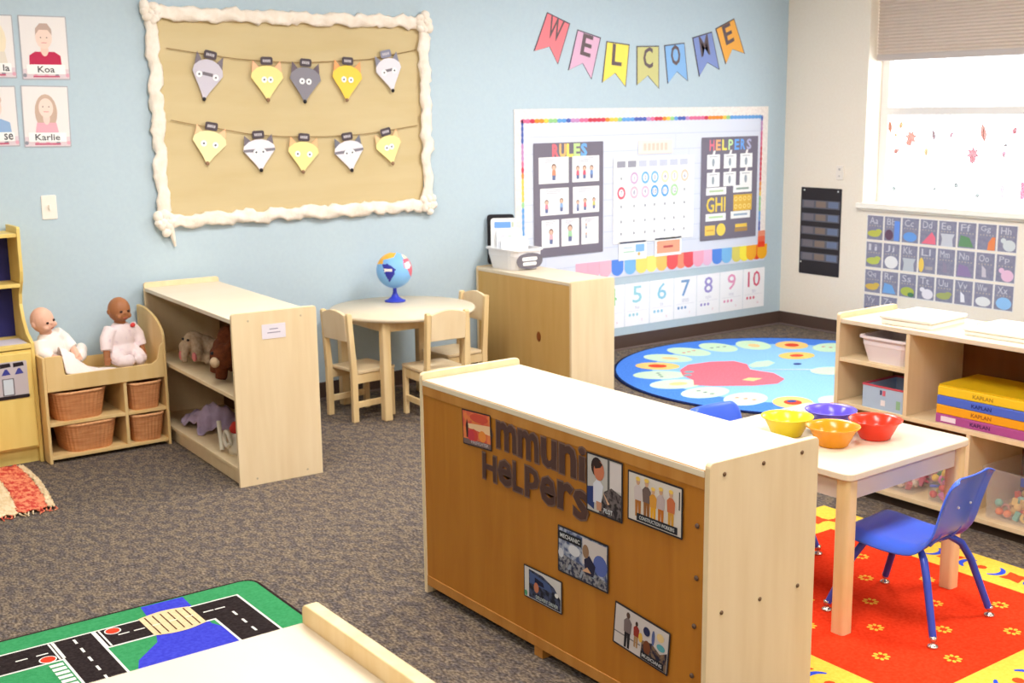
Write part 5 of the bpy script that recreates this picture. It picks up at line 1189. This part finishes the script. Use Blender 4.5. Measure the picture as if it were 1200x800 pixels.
def arc(cx, cy, r_, a0, a1, w2, mat, z, n=10):
    vs = []
    for i in range(n + 1):
        a = a0 + (a1 - a0) * i / n; ww = w2 * (.4 + .6 * math.sin(PI * i / n))
        vs += [(cx + (r_ - ww) * math.cos(a), cy + (r_ - ww) * math.sin(a), z), (cx + (r_ + ww) * math.cos(a), cy + (r_ + ww) * math.sin(a), z)]
    m.add(vs, [(2 * i, 2 * i + 1, 2 * i + 3, 2 * i + 2) for i in range(n)], mat)
def border_run(n_, fn):
    for i in range(n_): fn((i + .5) / n_, i)
def put(x, y, i, horiz):
    if i % 2 == 0: star4(x, y, .052, RO, .0090)
    else:
        for s_ in (-1, 1):
            if horiz: arc(x + s_ * .03, y, .045, PI / 2 - s_ * PI / 2 - 1.2, PI / 2 - s_ * PI / 2 + 1.2, .010, BR_, .0090)
            else: arc(x, y + s_ * .03, .045, s_ * PI / 2 - 1.2, s_ * PI / 2 + 1.2, .010, BR_, .0090)
        m.disc(ZUP, x, y, .018, .018, RO, .0090, 8)
border_run(9, lambda u_, i: (put(bw / 2 + (W_ - bw) * u_, bw / 2, i, True), put(bw / 2 + (W_ - bw) * u_, D_ - bw / 2, i, True)))
border_run(10, lambda u_, i: (put(bw / 2, bw / 2 + (D_ - bw) * u_, i + 1, False), put(W_ - bw / 2, bw / 2 + (D_ - bw) * u_, i + 1, False)))
YF_ = RP(250, 196, 76)
for i in range(-8, 9):
    for j in range(-8, 9):
        x = 3.005 + .1545 * (i + j); y = 2.203 + .138 * (j - i)
        lx, ly = x - RX0, y - RY0
        if bw + .03 < lx < W_ - bw - .03 and bw + .03 < ly < D_ - bw - .03:
            for q in range(8):
                a = 2 * PI * q / 8; m.disc(ZUP, lx + .019 * math.cos(a), ly + .019 * math.sin(a), .0085, .006, YF_, .0091, 8, a)
m.build('pile', rr_g, label='red-orange pile with yellow flower dots and patterned yellow border')

# road play rug
rd = thing('road_play_rug', 'green play rug printed with black roads, a bridge and a blue river', 'rug', (0, 0, 0))
MB().prism(ZUP, rrect(-.25, 1.628, 2.55, 3.80, .05, 4), .0004, .007, RP(52, 40, 40)).build('binding', rd, label='dark bound edge')
m = MB(); GRN = RP(66, 150, 96); BK = RP(52, 44, 44); WH = RP(236, 232, 224); RV = RP(70, 74, 200); BG = RP(236, 204, 160); RD = RP(240, 74, 50); DB = RP(96, 70, 50)
m.prism(ZUP, rrect(-.24, 1.618, 2.56, 3.79, .045, 4), .007, .0073, GRN)
L0, L1, L2 = .0077, .0081, .0085
m.flat(ZUP, [(1.22, 3.785), (1.365, 3.785), (1.36, 3.68), (1.36, 3.52), (1.46, 3.30), (1.40, 2.9), (1.1, 2.9), (1.03, 3.27), (1.08, 3.40), (1.17, 3.49), (1.19, 3.56), (1.21, 3.68)], RV, .0075)
RDS = [(1.039, 1.20, 3.548, 3.683), (1.34, 1.515, 3.548, 3.683), (-.2, .90, 3.548, 3.683), (.905, 1.025, 2.6, 3.683), (1.385, 1.515, 2.6, 3.683)]
for q, (x0, x1, y0, y1) in enumerate(RDS): m.rect(ZUP, x0 - .008, x1 + .008, y0 - .008, y1 + .008, WH, L0 + q * .00006)
for q, (x0, x1, y0, y1) in enumerate(RDS): m.rect(ZUP, x0, x1, y0, y1, BK, L1 + q * .00006)
for x_ in (.893, .907, 1.028, 1.048): m.rect(ZUP, x_ - .003, x_ + .003, 3.55, 3.68, WH, L2)
bp_ = [(1.18, 3.692)] + [(1.18 + .17 * i / 8, 3.692 + .018 * math.sin(PI * i / 8)) for i in range(1, 8)] + [(1.35, 3.692), (1.35, 3.54)] + [(1.35 - .17 * i / 8, 3.54 - .02 * math.sin(PI * i / 8)) for i in range(1, 8)] + [(1.18, 3.54)]
m.flat(ZUP, bp_, BG, L2 + .0002)
for i in range(6): m.rect(ZUP, 1.197 + i * .026, 1.202 + i * .026, 3.54, 3.69, DB, L2 + .0005)
for i in range(3): m.rect(ZUP, 1.20 + i * .055, 1.225 + i * .055, 3.612, 3.618, RP(250, 236, 210), L2 + .0007)
for i in range(12): m.rect(ZUP, .962, .970, 3.63 - i * .075, 3.665 - i * .075, WH, L2); m.rect(ZUP, 1.447, 1.455, 3.53 - i * .075, 3.565 - i * .075, WH, L2)
for x_ in (1.09, 1.14, 1.37, 1.41, .84, .78, .70): m.rect(ZUP, x_, x_ + .035, 3.612, 3.619, WH, L2)
for x_, y_ in ((1.085, 3.655), (.862, 3.570)): m.disc(ZUP, x_, y_, .026, .026, WH, L2 + .0001, 18); m.disc(ZUP, x_, y_, .022, .022, RD, L2 + .0003, 18)
for i in range(6): m.rect(ZUP, .852, .892, 3.505 - i * .03, 3.525 - i * .03, WH, L2)
m.build('pile', rd, label='printed green pile with roads')

# rag rug by the play kitchen
gr = thing('rag_rug', 'woven rag rug with cream and coral stripes in front of the play kitchen', 'rug', (0, 0, 0))
CO = noisy('coral_weave', (244, 150, 110), (206, 66, 56), (2, 1, 1), 34, .95, bump=.8, bscale=40, lo=.4, hi=.6); CR = noisy('cream_weave', (240, 216, 178), (226, 196, 150), (3, 1, 1), 30, .95, bump=.8, bscale=40, lo=.4, hi=.6)
m = MB(); rn = random.Random(11); NY = 46
xe = lambda v: 1.300 + .055 * math.sin(min(1, v * 1.15) * PI * .55)
st = [(0, CR, .028), (.028, CO, .15), (.15, CR, .27), (.27, CO, .37), (.37, CR, .50), (.50, CO, .62)]
for s0, mt, s1 in st:
    rows = []
    for i in range(NY + 1):
        v = i / NY; y_ = 5.035 + .71 * v
        rows.append((xe(v) - s1 + rn.uniform(-.005, .005), xe(v) - s0 + (rn.uniform(-.004, .004) if s0 else 0), y_ + rn.uniform(-.002, .002), .010 + rn.uniform(-.002, .004)))
    V_ = []; 
    for a, b_, y_, z_ in rows:
        nseg = 8
        for k in range(nseg + 1): V_.append((a + (b_ - a) * k / nseg, y_ + .012 * math.sin(k * 1.7 + s0 * 40), z_ + .0025 * ((k + int(y_ * 70)) % 2)))
    m.add(V_, [(i * 9 + k, i * 9 + k + 1, (i + 1) * 9 + k + 1, (i + 1) * 9 + k) for i in range(NY) for k in range(8)], mt, True)
m.build('weave', gr, solid=.006)
m = MB()
for i in range(34):
    s_ = i * .018; x_ = 1.30 - s_; m.tube([(x_, 5.035, .008), (x_ + rn.uniform(-.01, .01), 5.015, .006), (x_ + rn.uniform(-.02, .02), 4.998 + rn.uniform(-.01, .01), .004)], [.004, .003, .002], CO if (i // 5) % 2 == 0 else CR, 5)
m.build('fringe', gr)

# --- foreground shelf top
fs = shelf_unit('storage_shelf', 'pale shelf top with raised wooden end rail at the bottom edge of the picture', 'shelf', (.886, 1.806, 0), PI, 1.30, .42, .785, [(.018, 1.27, .083), (.018, 1.27, .405)], rise=.034, th=.026, matb=PINE)

# ================================================================== light and camera
w = D.worlds.new('sky'); bpy.context.scene.world = w; w.use_nodes = True
w.node_tree.nodes['Background'].inputs[0].default_value = (.92, .97, 1, 1); w.node_tree.nodes['Background'].inputs[1].default_value = 5.0
def area(name, loc, rot, sx, sy, power, col=(1, 1, 1), portal=False):
    l_ = D.lights.new(name, 'AREA'); l_.shape = 'RECTANGLE'; l_.size = sx; l_.size_y = sy; l_.energy = power; l_.color = col
    o = D.objects.new(name, l_); C.objects.link(o); o.location = loc; o.rotation_euler = rot
    if portal: l_.cycles.is_portal = True
    return o
area('window_portal', (XF + .06, (WY0 + WY1) / 2, (WZ0 + WZ1) / 2), (0, R(90), 0), WZ1 - WZ0, WY1 - WY0, 1, portal=True)
TR = M('added_panel_white', (240, 240, 240), .5)
k = 0
for x, y, pw in ((-.6, 4.2, 12), (2.0, 4.2, 50), (4.6, 4.2, 57), (-.6, 1.7, 26), (2.0, 1.7, 46), (4.6, 1.7, 50), (-.6, -.8, 28), (2.0, -.8, 28), (4.6, -.8, 38)):  # unseen ceiling lamps added for brightness, each power set to balance the room
    MB().box(x - .62, x + .62, y - .32, y + .32, ZC - .012, ZC - .0005, TR).build('added_ceiling_light', label='unseen ceiling light panel added to brighten the room', cat='ceiling light', group='added ceiling light panels')
    area('added_ceiling_lamp', (x, y, ZC - .016), (0, 0, 0), 1.15, .55, pw, (1, .985, .96))
cam = D.cameras.new('camera'); co = D.objects.new('camera', cam); C.objects.link(co); bpy.context.scene.camera = co
yaw, pitch, roll = R(36.105), R(10.912), R(.674)
F_ = Vector((math.sin(yaw) * math.cos(pitch), math.cos(yaw) * math.cos(pitch), -math.sin(pitch))); r_ = Vector((math.cos(yaw), -math.sin(yaw), 0)); d_ = F_.cross(r_)
rr, dd = r_ * math.cos(roll) + d_ * math.sin(roll), d_ * math.cos(roll) - r_ * math.sin(roll)
co.matrix_world = Matrix(((rr.x, -dd.x, -F_.x, 0), (rr.y, -dd.y, -F_.y, 0), (rr.z, -dd.z, -F_.z, 1.62), (0, 0, 0, 1)))
cam.sensor_width = 36; cam.lens = 1416.24 / 1200 * 36; cam.clip_start = .05; cam.dof.use_dof = True; cam.dof.focus_distance = 3.2; cam.dof.aperture_fstop = 8.0
sc = bpy.context.scene
sc.view_settings.view_transform = 'Standard'; sc.view_settings.look = 'None'; sc.view_settings.gamma = 1; sc.view_settings.use_curve_mapping = False
sc.view_settings.exposure = 0.17
